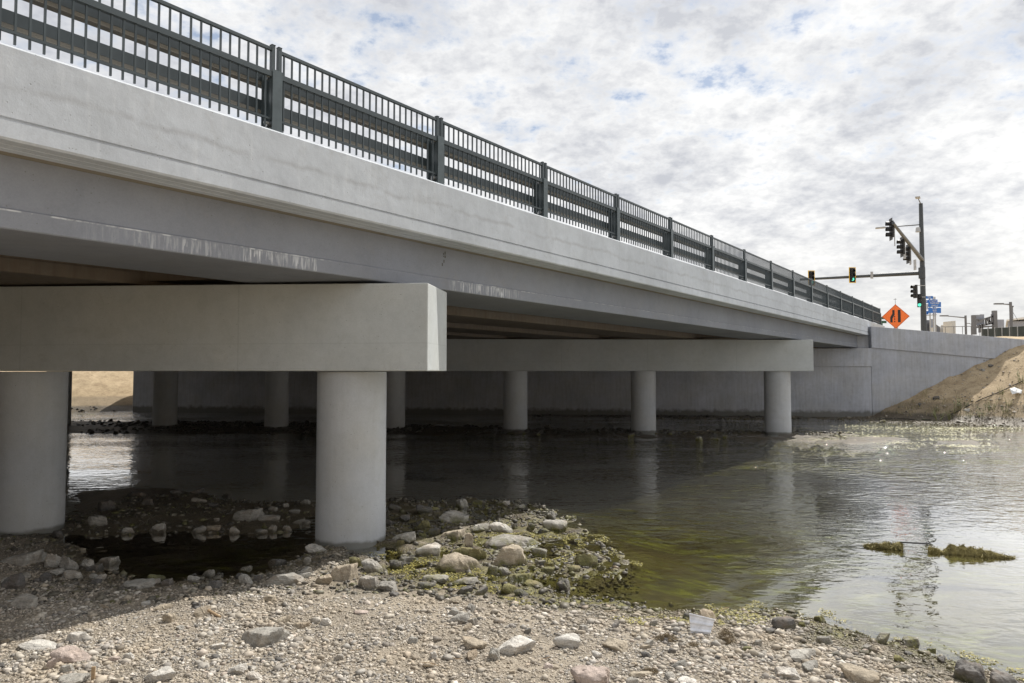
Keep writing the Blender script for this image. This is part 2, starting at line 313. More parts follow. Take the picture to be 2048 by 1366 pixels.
def height(X, Y):
    X = np.asarray(X, float); Y = np.asarray(Y, float)
    w1 = fbm(X, Y, 1.3, 4); w2 = fbm(X + 40, Y, 5.0, 3); w3 = fbm(X, Y + 31, 0.35, 3)
    h = -0.42 + 0.10 * w3 + 0.03 * w1
    def lay(h, poly, up, top, ragged):
        d = sdist(X, Y, poly) + ragged * w1 + ragged * 0.35 * w2
        return np.maximum(h, np.where(d < 0, np.maximum(d * 0.22, -0.6), top * (1 - np.exp(-d * up / top))) ) if False else np.maximum(h, np.where(d < 0, d * 0.24, top * (1 - np.exp(-np.maximum(d, 0) * up / top))))
    h = lay(h, bank, 0.16, 0.17, 0.16)
    h = lay(h, isA, 0.12, 0.035, 0.42); h = lay(h, bar, 0.10, 0.05, 0.5); h = lay(h, isC, 0.15, 0.05, 0.2); h = lay(h, mud, 0.10, 0.22, 0.35)
    sp_ = np.clip((Y - 7.7) / 1.2, 0, 1) * np.clip((X + 2.6) / 1.0, 0, 1)
    h = np.where(h > -0.03, h * (1 - 0.84 * sp_) + (0.05 * w2 + 0.05 * w1 - 0.008) * sp_, h)
    for pl in (inlet, pond):
        d = sdist(X, Y, pl) + 0.05 * w1; h = np.where(d > 0, np.minimum(h, -d * 0.3), h)
    D = X * nv.x + Y * nv.y; Sx = X * ev.x + Y * ev.y
    pr = 2.64 + 0.564 * (X - 25.5) + 0.424 * (Y - 39.2) + 0.16 * w1 + 0.10 * w2 + 0.10 * np.abs(fbm(X * 0.9 - Y, X * 0.2, 1.2, 3))
    pr = np.where(pr < 1.1, 1.1 - (1.1 - pr) * 1.0 + 0.12 * w1, pr)
    plf = -0.22 * (X + 25.3) + 0.50 * (Y - 46.3) + 0.10 * w1
    plf = np.where(X < -24.6, plf, -1)
    back = 0.17 + 0.5 * (-3.0 - D)
    cap_ = 4.95 + 0.03 * w1
    h = np.maximum(h, np.minimum(pr, np.where(D < D_AB + 0.2, np.minimum(cap_, np.maximum(4.2 + 0.05*w1, 2.0 + 0.1*Sx)), cap_)))
    h = np.maximum(h, np.minimum(plf, np.where(X < -24.6, 3.0 + 0.03 * w1, cap_))); h = np.maximum(h, np.minimum(back, cap_))
    beh = (D > D_AB + 0.35)
    hb = np.where(Sx > 15.0, np.minimum(cap_, wing_top(Sx) - 0.12 + 0.10 * (D - D_AB - 0.35) + 0.05 * w1), cap_ - 0.2)
    hb = np.where(Sx > 24.5, np.minimum(cap_, wing_top(24.5) - 0.12 + 0.10 * (D - D_AB) + 0.05*w1), hb)
    h = np.where(beh & (Sx > -30.6), hb, h)
    far = np.hypot(X, Y)
    h = np.where((Y > 50) & (Sx > -30.6), np.maximum(h, 4.6), h); h = np.where((Y > 54) & (Sx <= -30.6), np.maximum(h, 2.9), h)
    near = np.exp(-np.maximum(far - 9, 0) / 5)
    h = h + (0.012 * w2 + 0.006 * fbm(X, Y, 22.0, 2)) * near
    return h
def axis(fine, mid, far_n, far):
    a = np.arange(fine[0], fine[1], fine[2]); b0 = np.arange(mid[0], fine[0], mid[2]); b1 = np.arange(fine[1], mid[1] + mid[2], mid[2])
    g = mid[2] * np.cumsum(1.32 ** np.arange(1, far_n))
    return np.concatenate([mid[0] - g[::-1], b0, a, b1, b1[-1] + g])
ax = axis((-9.5, 9.5, 0.06), (-60, 60, 0.3), 27, 0); ay = axis((4.2, 13.0, 0.06), (-20, 60, 0.28), 27, 0)
GX, GY = np.meshgrid(ax, ay); H = height(GX, GY)
def grid_mesh(name, GX, GY, H):
    ny, nx = GX.shape; me = bpy.data.meshes.new(name)
    me.vertices.add(nx*ny); me.vertices.foreach_set('co', np.stack([GX, GY, H], -1).reshape(-1))
    i = np.arange(nx*ny).reshape(ny, nx)
    q = np.stack([i[:-1, :-1], i[:-1, 1:], i[1:, 1:], i[1:, :-1]], -1).reshape(-1, 4)
    me.loops.add(q.size); me.loops.foreach_set('vertex_index', q.reshape(-1))
    me.polygons.add(len(q)); me.polygons.foreach_set('loop_start', np.arange(len(q)) * 4)
    me.polygons.foreach_set('use_smooth', np.ones(len(q), bool)); me.update(calc_edges=True)
    return me

def ground_mat():
    m, t, p, o = newmat('riverbank_gravel_and_bed')
    geo = N(t, 'ShaderNodeNewGeometry'); P = geo.outputs['Position']; s = N(t, 'ShaderNodeSeparateXYZ'); L_(t, P, s.inputs[0])
    z = s.outputs[2]
    v = N(t, 'ShaderNodeTexVoronoi'); v.inputs['Scale'].default_value = 55; L_(t, P, v.inputs['Vector'])
    hs = N(t, 'ShaderNodeSeparateColor'); L_(t, v.outputs['Color'], hs.inputs[0])
    peb = ramp(t, hs.outputs[0], [(0, (0.12, 0.10, 0.08)), (0.35, (0.24, 0.21, 0.165)), (0.7, (0.36, 0.31, 0.245)), (1, (0.48, 0.43, 0.36))])
    peb = mixc(t, 1.0, peb, ramp(t, v.outputs['Distance'], [(0.2, 1.0), (0.75, 0.5)]), 'MULTIPLY')
    sand = ramp(t, noise(t, P, 7, 6, 0.7), [(0.3, (0.22, 0.185, 0.14)), (0.7, (0.46, 0.40, 0.315))])
    g = mixc(t, ramp(t, noise(t, P, 1.3, 4), [(0.42, 0.1), (0.62, 0.75)]), peb, sand)
    # embankment soil
    soil = ramp(t, noise(t, P, 2.2, 8, 0.75), [(0.3, (0.27, 0.20, 0.125)), (0.5, (0.43, 0.335, 0.215)), (0.7, (0.53, 0.42, 0.28))])
    soil = mixc(t, ramp(t, noise(t, P, 14, 3), [(0.6, 0.0), (0.68, 0.6)]), soil, (0.13, 0.10, 0.06))
    g = mixc(t, ramp(t, z, [(0.6, 0.0), (0.95, 1.0)]), g, soil)
    g = mixc(t, mth(t, 'MULTIPLY', ramp(t, z, [(0.28, 0.0), (0.4, 1.0)]), ramp(t, z, [(0.85, 1.0), (1.0, 0.0)])), g, mixc(t, 0.5, (0.17, 0.145, 0.11), soil))
    # wet, mossy band near the water
    zz = mth(t, 'ADD', z, mth(t, 'MULTIPLY', mth(t, 'SUBTRACT', noise(t, P, 3.2, 5), 0.5), 0.16))
    wet = ramp(t, zz, [(0.03, 1.0), (0.10, 0.0)])
    ny_ = ramp(t, mth(t, 'MULTIPLY', s.outputs[1], 0.04), [(0.5, 1.0), (0.62, 0.0)])
    fw = mth(t, 'MULTIPLY', ramp(t, mth(t, 'MULTIPLY', s.outputs[1], 0.04), [(0.5, 0.0), (0.62, 1.0)]), ramp(t, zz, [(0.28, 1.0), (0.42, 0.0)]))
    wet = mth(t, 'MAXIMUM', wet, mth(t, 'MULTIPLY', fw, 0.85))
    moss = mth(t, 'MULTIPLY', mth(t, 'MULTIPLY', ramp(t, zz, [(0.0, 1.0), (0.085, 0.0)]), ramp(t, noise(t, P, 2.4, 4), [(0.4, 0.0), (0.55, 1.0)])), ny_)
    xr = ramp(t, mth(t, 'DIVIDE', mth(t, 'ADD', s.outputs[0], 3.4), 3.0), [(0, 0.1), (0.9, 1.0)])
    g = mixc(t, mth(t, 'MULTIPLY', wet, 0.85), g, mixc(t, 1.0, g, (0.26, 0.23, 0.17), 'MULTIPLY'))
    g = mixc(t, mth(t, 'MULTIPLY', mth(t, 'MULTIPLY', moss, xr), 0.8), g, ramp(t, noise(t, P, 26, 3), [(0.35, (0.05, 0.055, 0.01)), (0.65, (0.22, 0.20, 0.05))]))
    # river bed under water : dark silt with streaming weed
    fl = mapping(t, P, scale=(1.1, 3.4, 1), rot=(0, 0, R(14)))
    wd = noise(t, fl, 1.6, 5, 0.6, 0.6); wl = noise(t, P, 0.5, 3)
    bed = ramp(t, wd, [(0.38, (0.013, 0.010, 0.005)), (0.48, (0.050, 0.038, 0.010)), (0.58, (0.125, 0.140, 0.010)), (0.70, (0.32, 0.33, 0.03))])
    bed = mixc(t, ramp(t, wl, [(0.45, 0.0), (0.62, 0.75)]), bed, ramp(t, noise(t, P, 9, 4), [(0.3, (0.035, 0.026, 0.012)), (0.7, (0.11, 0.075, 0.035))]))
    g = mixc(t, ramp(t, mth(t, 'ADD', z, 0.5), [(0.36, 1.0), (0.475, 0.0)]), g, bed)
    L_(t, g, p.inputs['Base Color'])
    L_(t, mth(t, 'SUBTRACT', 0.95, mth(t, 'MULTIPLY', wet, 0.5)), p.inputs['Roughness'])
    p.inputs['Specular IOR Level'].default_value = 0.35
    b = N(t, 'ShaderNodeBump'); b.inputs['Strength'].default_value = 0.8; b.inputs['Distance'].default_value = 0.012
    hh = mth(t, 'ADD', mth(t, 'MULTIPLY', mth(t, 'SUBTRACT', 1.0, v.outputs['Distance']), 0.9), mth(t, 'MULTIPLY', noise(t, P, 9, 6, 0.7), 3.0))
    L_(t, hh, b.inputs['Height']); L_(t, b.outputs[0], p.inputs['Normal'])
    return m
gm = grid_mesh('ground', GX, GY, H); gm.materials.append(ground_mat())
go = bpy.data.objects.new('ground', gm); C.objects.link(go); tag(go, kind='structure')

# water
def water_mat():
    m = bpy.data.materials.new('river_water'); m.use_nodes = True; t = m.node_tree; t.nodes.clear()
    o = N(t, 'ShaderNodeOutputMaterial'); geo = N(t, 'ShaderNodeNewGeometry'); P = geo.outputs['Position']
    s = N(t, 'ShaderNodeSeparateXYZ'); L_(t, P, s.inputs[0])
    fl = mapping(t, P, scale=(0.85, 1.4, 1), rot=(0, 0, R(-10)))
    a = noise(t, fl, 2.2, 2, 0.5, 0.6); b = noise(t, mapping(t, P, scale=(1.0, 1.5, 1), rot=(0, 0, R(12))), 4.6, 2, 0.5, 0.6); c = noise(t, mapping(t, P, scale=(0.8, 1.6, 1)), 13, 2, 0.5)
    # current is faster on the right and beyond
    fast = ramp(t, mth(t, 'ADD', mth(t, 'MULTIPLY', s.outputs[0], 0.012), mth(t, 'MULTIPLY', s.outputs[1], 0.025)), [(0.25, 0.05), (0.40, 0.12), (0.52, 0.45), (0.62, 1.0)])
    patch = ramp(t, noise(t, mapping(t, P, scale=(0.5, 1, 1)), 0.45, 3), [(0.40, 0.35), (0.6, 1.15)])
    h = mth(t, 'ADD', mth(t, 'MULTIPLY', a, 0.6), mth(t, 'ADD', mth(t, 'MULTIPLY', b, 0.34), mth(t, 'MULTIPLY', c, 0.06)))
    bp = N(t, 'ShaderNodeBump'); bp.inputs['Distance'].default_value = 0.23
    L_(t, mth(t, 'MULTIPLY', mth(t, 'MULTIPLY', fast, patch), 1.0, clamp=True), bp.inputs['Strength']); L_(t, h, bp.inputs['Height'])
    fr = N(t, 'ShaderNodeFresnel'); fr.inputs[0].default_value = 1.33; L_(t, bp.outputs[0], fr.inputs['Normal'])
    gl = N(t, 'ShaderNodeBsdfGlossy'); gl.inputs['Roughness'].default_value = 0.01; gl.inputs['Color'].default_value = (0.97, 0.97, 0.97, 1); L_(t, bp.outputs[0], gl.inputs['Normal'])
    tr = N(t, 'ShaderNodeBsdfTransparent'); tr.inputs[0].default_value = (0.88, 0.87, 0.62, 1)
    mx = N(t, 'ShaderNodeMixShader'); L_(t, mth(t, 'MINIMUM', mth(t, 'MULTIPLY', fr.outputs[0], 2.8), 0.94), mx.inputs[0]); L_(t, tr.outputs[0], mx.inputs[1]); L_(t, gl.outputs[0], mx.inputs[2])
    L_(t, mx.outputs[0], o.inputs[0]); return m
wb = MB(); wb.add([(-80, -30, 0), (150, -30, 0), (150, 62, 0), (-80, 62, 0)], [(0, 1, 2, 3)])
wo_ = wb.build('water', water_mat()); tag(wo_, kind='structure')

# ---------------------------------------------------------------- bridge superstructure
bridge = empty('road_bridge', (0, 0, 0), BR, label='long pale concrete road bridge crossing the river on round columns', cat='bridge')
L0, L1 = 7.20, 50.2
T0, T1 = tD(-3.0), tD(43.75)
def cf(l): return CF * (l - 7.2)
m = MB()   # outer parapet with slab edge, groove and chamfered top
m.prism([(7.22, zr(2.043)), (7.20, zr(2.063)), (7.20, zr(2.213)), (7.225, zr(2.222)), (7.225, zr(2.238)), (7.20, zr(2.246)), (7.20, zr(2.875)), (7.222, zr(2.897)), (7.60, zr(2.897)), (7.62, zr(2.45)), (7.62, zr(2.043))], lambda l: tD(-3)(7.2), lambda l: 44.9, 40)
m.build('parapet', M['parapet'], bridge)
m = MB(); m.prism([(7.20, zr(2.30)), (7.20, zr(2.875)), (7.222, zr(2.897)), (7.60, zr(2.897)), (7.62, zr(2.30))], lambda l: 44.93, lambda l: 50.4, 4)
m.build('parapet', M['parapet'], bridge)
m = MB()
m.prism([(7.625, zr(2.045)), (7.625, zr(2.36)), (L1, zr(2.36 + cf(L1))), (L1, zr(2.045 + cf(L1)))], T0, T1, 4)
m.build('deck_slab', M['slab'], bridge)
m = MB(); m.prism([(L1 - 0.4, zr(2.365 + cf(L1))), (L1 - 0.4, zr(3.1 + cf(L1))), (L1, zr(3.1 + cf(L1))), (L1, zr(2.365 + cf(L1)))], T0, T1, 1)
m.build('parapet', M['parapet'], bridge)
# thin form lines on the cantilevered soffit
m = MB()
for l in (7.36, 7.50): m.prism([(l, zr(2.039)), (l, zr(2.048)), (l + 0.012, zr(2.048)), (l + 0.012, zr(2.039))], lambda q: tD(-3)(7.2), lambda q: 44.8, 1)
m.build('drip_line', M['parapet'], bridge)
GP = 3.57
for k in range(12):
    a = 7.74 + GP * k; b = a + 1.80; z = cf(a); zb = zr(1.34 + z); zt = zr(2.041 + cf(a) * 1.0); zs = zr(1.53 + z)
    m = MB()
    m.prism([(a + 0.012, zb), (a, zb + 0.012), (a, zs), (a + 0.018, zs + 0.014), (a + 0.018, zt), (b - 0.018, zt + GP*0 ), (b - 0.018, zs + 0.014), (b, zs), (b, zb + 0.012), (b - 0.012, zb)], tD(-2.4), tD(43.45), 1)
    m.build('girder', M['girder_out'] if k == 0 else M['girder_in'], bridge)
# diaphragms between the girders over each pier
for Dp in (10.57, 30.90):
    for k in range(11):
        a = 7.74 + GP * k + 1.79; b = a + GP - 1.78
        m = MB(); m.prism([(a, zr(1.42 + cf(a))), (a, zr(2.04 + cf(a))), (b, zr(2.04 + cf(a))), (b, zr(1.42 + cf(a)))], tD(Dp - 0.3), tD(Dp + 0.3), 1)
        m.build('diaphragm', M['girder_in'], bridge)
m = MB()   # asphalt surface
m.prism([(7.63, zr(2.364)), (7.63, zr(2.42)), (L1 - 0.41, zr(2.42 + cf(L1))), (L1 - 0.41, zr(2.364 + cf(L1)))], T0, T1, 1)
m.build('road_surface', simple('asphalt', (0.055, 0.055, 0.056), 0.9), bridge)
# stencil paint remains on the outer girder
tt = 8.66
pmat = simple('faded_black_stencil', (0.10, 0.10, 0.09), 0.9)
for (dx, z0, z1, w) in ((0.0, 1.93, 1.965, .018), (0.035, 1.94, 1.99, .026), (0.035, 1.885, 1.925, .026), (0.0, 1.895, 1.915, .016), (0.01, 1.80, 1.85, .02), (-0.03, 1.74, 1.79, .02)):
    m = MB(); m.box(tt + dx, tt + dx + w, 7.7545, 7.757, zr(z0), zr(z1)); m.build('paint_mark', pmat, bridge)

# ---------------------------------------------------------------- piers
def pier(Dc, s_end, s_cols, label):
    p = empty('bridge_pier', tuple(nv * Dc), CR, label=label, cat='bridge pier', group='piers under the bridge')
    m = MB(); s1 = s_end - 45.6; hw = 0.625
    zt0 = zr(1.29); zt1 = zr(1.29 + CF * 45.6)
    x0, x1 = s1, s_end; zb = CAMZ - 0.002
    m.add([(x0,-hw,zb),(x1,-hw,zb),(x1,hw,zb),(x0,hw,zb),(x0,-hw,zt1),(x1,-hw,zt0),(x1,hw,zt0),(x0,hw,zt1)],
          [(0,3,2,1),(4,5,6,7),(0,1,5,4),(1,2,6,5),(2,3,7,6),(3,0,4,7)])
    cap = m.build('pier_cap', M['cap'], p, bevel=0.018)
    for s in s_cols:
        c = MB(); n = 64; rings = []
        zs = [-0.7, -0.1, 0.55, 0.56, 1.6, 2.6, CAMZ - 0.012]
        for z in zs:
            r = 0.53 + (0.004 if z < 0.555 else 0.0)
            rings.append([(s + r * math.cos(2*math.pi*i/n), r * math.sin(2*math.pi*i/n), z) for i in range(n)])
        vs = [q for r_ in rings for q in r_]; fs = []
        for k in range(len(zs) - 1):
            for i in range(n): fs.append((k*n+i, k*n+(i+1) % n, (k+1)*n+(i+1) % n, (k+1)*n+i))
        c.add(vs, fs); c.build('pier_column', M['column'], p, smooth=True)
        # bearing pads
    bd = MB()
    for k in range(12):
        lc = 7.74 + GP*k + 0.9
        # S coordinate where girder centre crosses the pier line
        tc_ = (Dc - Nl * lc) / Nb; P = bv * tc_ + lv * lc; s = P.dot(ev)
        if s1 + .3 < s < s_end - .3: bd.box(s - 0.35, s + 0.35, -0.2, 0.2, zr(1.28 + CF * (s_end - s)), zr(1.345 + cf(7.74 + GP*k)))
    bd.build('bearing_pad', M['black'], p)
    return p
SP = 5.587
pier(10.575, -2.55, [-3.92 - SP * k for k in range(8)], 'near concrete pier with wide cap beam and thick round columns standing in the rocks')
pier(30.905, 8.57, [7.26 - SP * k for k in range(9)], 'far concrete pier with long cap beam and a row of round columns in the river')

# ---------------------------------------------------------------- abutments and wing wall
ab = empty('bridge_abutment', tuple(nv * D_AB), CR, label='tall grey concrete abutment wall closing the far end of the bridge underside', cat='abutment')
SL, SR = -30.6, 15.1
m = MB(); m.box(SL, SR, 0.0, 1.6, -1.0, zr(0.26)); m.build('wall', M['abut'], ab)
m = MB(); m.box(SL, SR, -0.07, 1.2, zr(0.262), zr(1.30)); m.build('seat_beam', M['abut'], ab, bevel=0.012)
m = MB(); m.box(SL, SR, 1.2, 1.7, zr(1.302), zr(2.03)); m.build('back_wall', M['abut'], ab)
m = MB(); m.box(SR - 1.0, SR, 0.30, 1.19, zr(1.302), zr(2.03)); m.build('cheek_wall', M['abut'], ab)
ww = empty('wing_wall', tuple(nv * D_AB + ev * (SR + 0.02)), CR, label='pale grey concrete wing wall sloping down into the sandy embankment on the right', cat='retaining wall')
Lw = 13.5; z0, z1 = 5.19, 5.19 - 0.100 * Lw
m = MB(); x0, x1 = 0.0, Lw
def slopebox(m, x0, x1, y0, y1, zb0, zb1, zt0, zt1):
    m.add([(x0,y0,zb0),(x1,y0,zb1),(x1,y1,zb1),(x0,y1,zb0),(x0,y0,zt0),(x1,y0,zt1),(x1,y1,zt1),(x0,y1,zt0)],
          [(0,3,2,1),(4,5,6,7),(0,1,5,4),(1,2,6,5),(2,3,7,6),(3,0,4,7)])
slopebox(m, x0, x1, 0.0, 0.4, -1, -1, z0 - 1.22, z1 - 1.22); m.build('wall', M['abut'], ww)
m = MB(); slopebox(m, x0, x1, -0.08, 0.44, z0 - 1.218, z1 - 1.218, z0, z1); m.build('coping', M['abut'], ww, bevel=0.015)
na = empty('bridge_abutment', tuple(nv * -2.6), CR, label='concrete abutment wall at the near end of the bridge behind the camera', cat='abutment')
m = MB(); m.box(-52, -8.4, -1.0, 0.0, -0.5, zr(1.29)); m.build('wall', M['abut'], na)

# ---------------------------------------------------------------- railing
rail = empty('steel_railing', (0, 0, 0), BR, label='dark grey green steel picket railing running along the top of the bridge parapet', cat='railing')
zt = zr(2.897)
t0r, st = 5.06, 2.946
i0, i1 = -3, 15
for i in range(i0, i1 + 1):
    t = t0r + st * i
    m = MB()   # post: outer flange, web, inner flange, base plate
    m.box(t - 0.068, t + 0.068, 7.222, 7.236, zt, zr(3.64)); m.box(t - 0.007, t + 0.007, 7.236, 7.44, zt, zr(3.62)); m.box(t - 0.068, t + 0.068, 7.44, 7.454, zt, zr(3.62))
    m.box(t - 0.10, t + 0.10, 7.236, 7.56, zt + 0.001, zt + 0.02)
    po = m.build('railing_post', M['steel_light'], rail)
    m = MB()
    for zz in (2.985, 3.565): 
        m.cyl((t - 0.075, 7.29, zr(zz)), (t - 0.135, 7.29, zr(zz)), 0.02, n=8); m.cyl((t - 0.008, 7.36, zr(zz)), (t - 0.06, 7.36, zr(zz)), 0.026, n=6)
    m.build('bolt', M['bolt'], po)
pick_stuff = MB()
for i in range(i0, i1):
    a = t0r + st * i; b = a + st
    pa = MB(); ta, tb = a + 0.024, b - 0.024
    for (s0, s1) in ((ta, ta + 0.045), (tb - 0.045, tb)): pa.box(s0, s1, 7.245, 7.295, zr(3.02), zr(3.945))
    for s0 in (ta, tb - 0.045): pa.box(s0 - 0.004, s0 + 0.049, 7.241, 7.299, zr(3.946), zr(3.952))
    ta += 0.0455; tb -= 0.0455
    pa.box(ta, tb, 7.25, 7.29, zr(3.876), zr(3.914)); pa.box(ta, tb, 7.243, 7.297, zr(3.554), zr(3.618)); pa.box(ta, tb, 7.255, 7.285, zr(3.028), zr(3.052))
    p = pa.build('railing_panel', M['steel'], rail)
    ir = MB()  # inner rails; tan strips added below have the bounce light in their colour
    ir.box(a + 0.001, b - 0.001, 7.456, 7.556, zr(3.545), zr(3.66)); r1 = ir.build('guard_rail', M['steel'], rail); ir = MB(); ir.box(a + 0.001, b - 0.001, 7.459, 7.559, zr(3.50), zr(3.5445)); ir.build('rail_bounce_strip', M['bounce_tan'], r1)
    ir = MB(); ir.box(a + 0.001, b - 0.001, 7.456, 7.556, zr(3.19), zr(3.315)); r1 = ir.build('guard_rail', M['steel'], rail); ir = MB(); ir.box(a + 0.001, b - 0.001, 7.459, 7.559, zr(3.145), zr(3.1895)); ir.build('rail_bounce_strip', M['bounce_tan'], r1)
    npk = 24
    for k in range(npk):
        tp = ta + (tb - ta) * (k + 0.4) / npk
        # picket in pieces so that it never shares a face with the rails
        def pk(mb):
            mb.box(tp - 0.0095, tp + 0.0095, 7.2605, 7.2795, zr(2.935), zr(3.027)); mb.box(tp - 0.0095, tp + 0.0095, 7.2605, 7.2795, zr(3.053), zr(3.553)); mb.box(tp - 0.0095, tp + 0.0095, 7.2605, 7.2795, zr(3.619), zr(3.875))
        if 0 <= i <= 3: m = MB(); pk(m); m.build('picket', M['steel'], p)
        else: pk(pick_stuff)
ps = pick_stuff.build('picket', M['steel'], rail); ps['kind'] = 'stuff'

# ---------------------------------------------------------------- rocks and gravel
def rock_mat(name, c0, c1, mossy=1.0):
    m, t, p, o = newmat(name)
    tcn = N(t, 'ShaderNodeTexCoord'); ob = tcn.outputs['Object']; oi = N(t, 'ShaderNodeObjectInfo'); geo = N(t, 'ShaderNodeNewGeometry')
    s = N(t, 'ShaderNodeSeparateXYZ'); L_(t, geo.outputs['Position'], s.inputs[0])
    P = geo.outputs['Position']
    base = mixc(t, oi.outputs['Random'], c0, c1)
    a = noise(t, P, 9, 7, 0.7); b = noise(t, P, 60, 5, 0.7); st = noise(t, mapping(t, ob, scale=(1, 1, 5)), 2.2, 5, 0.6, 0.6)
    base = mixc(t, 1.0, base, ramp(t, a, [(0.3, 0.62), (0.55, 1.05), (0.8, 1.25)]), 'MULTIPLY')
    base = mixc(t, 1.0, base, ramp(t, b, [(0.3, 0.78), (0.7, 1.18)]), 'MULTIPLY')
    base = mixc(t, 1.0, base, ramp(t, st, [(0.35, 0.82), (0.6, 1.12)]), 'MULTIPLY')
    base = mixc(t, ramp(t, noise(t, P, 4, 4), [(0.5, 0.0), (0.7, 0.35)]), base, (0.30, 0.21, 0.13))
    zz = mth(t, 'ADD', s.outputs[2], mth(t, 'MULTIPLY', mth(t, 'SUBTRACT', noise(t, P, 7, 4), 0.5), 0.12))
    wet = ramp(t, zz, [(0.02, 1.0), (0.075, 0.0)])
    base = mixc(t, mth(t, 'MULTIPLY', wet, 0.8), base, mixc(t, 1.0, base, (0.25, 0.22, 0.16), 'MULTIPLY'))
    xr = ramp(t, mth(t, 'DIVIDE', mth(t, 'ADD', s.outputs[0], 3.2), 3.0), [(0, 0.05), (0.8, 1.0)])
    ms = mth(t, 'MULTIPLY', mth(t, 'MULTIPLY', ramp(t, zz, [(0.03, 1.0), (0.14, 0.0)]), xr), ramp(t, noise(t, P, 5, 4), [(0.42, 0.0), (0.56, mossy)]))
    base = mixc(t, ms, base, ramp(t, noise(t, P, 40, 3), [(0.35, (0.05, 0.052, 0.012)), (0.65, (0.17, 0.16, 0.04))]))
    L_(t, base, p.inputs['Base Color']); L_(t, mth(t, 'SUBTRACT', 0.9, mth(t, 'MULTIPLY', wet, 0.45)), p.inputs['Roughness'])
    bn = N(t, 'ShaderNodeBump'); bn.inputs['Strength'].default_value = 0.9; bn.inputs['Distance'].default_value = 0.022
    L_(t, mth(t, 'ADD', mth(t, 'MULTIPLY', a, 1.0), mth(t, 'ADD', mth(t, 'MULTIPLY', b, 0.4), mth(t, 'MULTIPLY', st, 0.6))), bn.inputs['Height']); L_(t, bn.outputs[0], p.inputs['Normal'])
    return m
RM = {'g': rock_mat('grey_river_rock', (0.27, 0.258, 0.232), (0.40, 0.38, 0.34)),
      't': rock_mat('tan_river_rock', (0.34, 0.285, 0.215), (0.44, 0.385, 0.30)),
      'p': rock_mat('pinkish_river_rock', (0.44, 0.36, 0.315), (0.50, 0.43, 0.385), 0.5),
      'd': rock_mat('dark_river_rock', (0.11, 0.105, 0.10), (0.17, 0.16, 0.15)),
      'w': rock_mat('pale_river_rock', (0.50, 0.48, 0.44), (0.58, 0.55, 0.50), 0.5),
      'm': rock_mat('mossy_river_rock', (0.15, 0.145, 0.07), (0.22, 0.20, 0.09), 1.0)}
def rock_mesh(seed, sub=4, flat=1.0, angular=0.6):
    rg = np.random.default_rng(seed)
    bm = bmesh.new(); bmesh.ops.create_icosphere(bm, subdivisions=sub, radius=1.0)
    V = np.array([v.co[:] for v in bm.verts]); n = V / np.linalg.norm(V, axis=1)[:, None]
    npl = 15 if angular > 0.3 else 24
    pn = rg.normal(size=(npl, 3)); pn[0] = (rg.normal()*.15, rg.normal()*.15, 1); pn /= np.linalg.norm(pn, axis=1)[:, None]
    pd = rg.uniform(0.55, 1.05, npl); pd[0] = 0.6
    dots = np.maximum(n @ pn.T, 1e-3); r = pd / dots
    k = 45 if angular > 0.5 else 10
    rr = -np.log(np.exp(-k * np.minimum(r, 3)).sum(1)) / k
    rr = np.minimum(rr, 1.35)
    q = n * 2.1 + rg.random(3) * 50
    f = fbm(q[:, 0] + q[:, 2] * 0.7, q[:, 1] - q[:, 2] * 0.6, 1.0, 4)
    f2 = fbm(q[:, 0] * 3 + q[:, 2] * 2.3, q[:, 1] * 3 - q[:, 2] * 1.9, 1.0, 3)
    f3 = fbm(q[:, 0] * 9 + q[:, 2] * 7.3, q[:, 1] * 9 - q[:, 2] * 5.9, 1.0, 2)
    rr = rr * (1 + 0.15 * f + 0.08 * f2 + 0.022 * f3)
    V = n * rr[:, None]; V[:, 2] *= flat
    V /= np.abs(V[:, :2]).max()
    for v, c in zip(bm.verts, V): v.co = c
    me = bpy.data.meshes.new('rock'); bm.to_mesh(me); bm.free()
    me.polygons.foreach_set('use_smooth', [True] * len(me.polygons)); me.set_sharp_from_angle(angle=R(26))
    zs = V[:, 2]; me['zh'] = float(zs.max()); return me
PROTO = [(rock_mesh(100 + i, 4, 0.8, 0.9 if i % 3 else 0.2)) for i in range(16)]
_mc = {}
def rmesh(i, mk):
    if (i, mk) not in _mc:
        me = PROTO[i].copy(); me.materials.clear(); me.materials.append(RM[mk]); me['zh'] = PROTO[i]['zh']; _mc[(i, mk)] = me
    return _mc[(i, mk)]
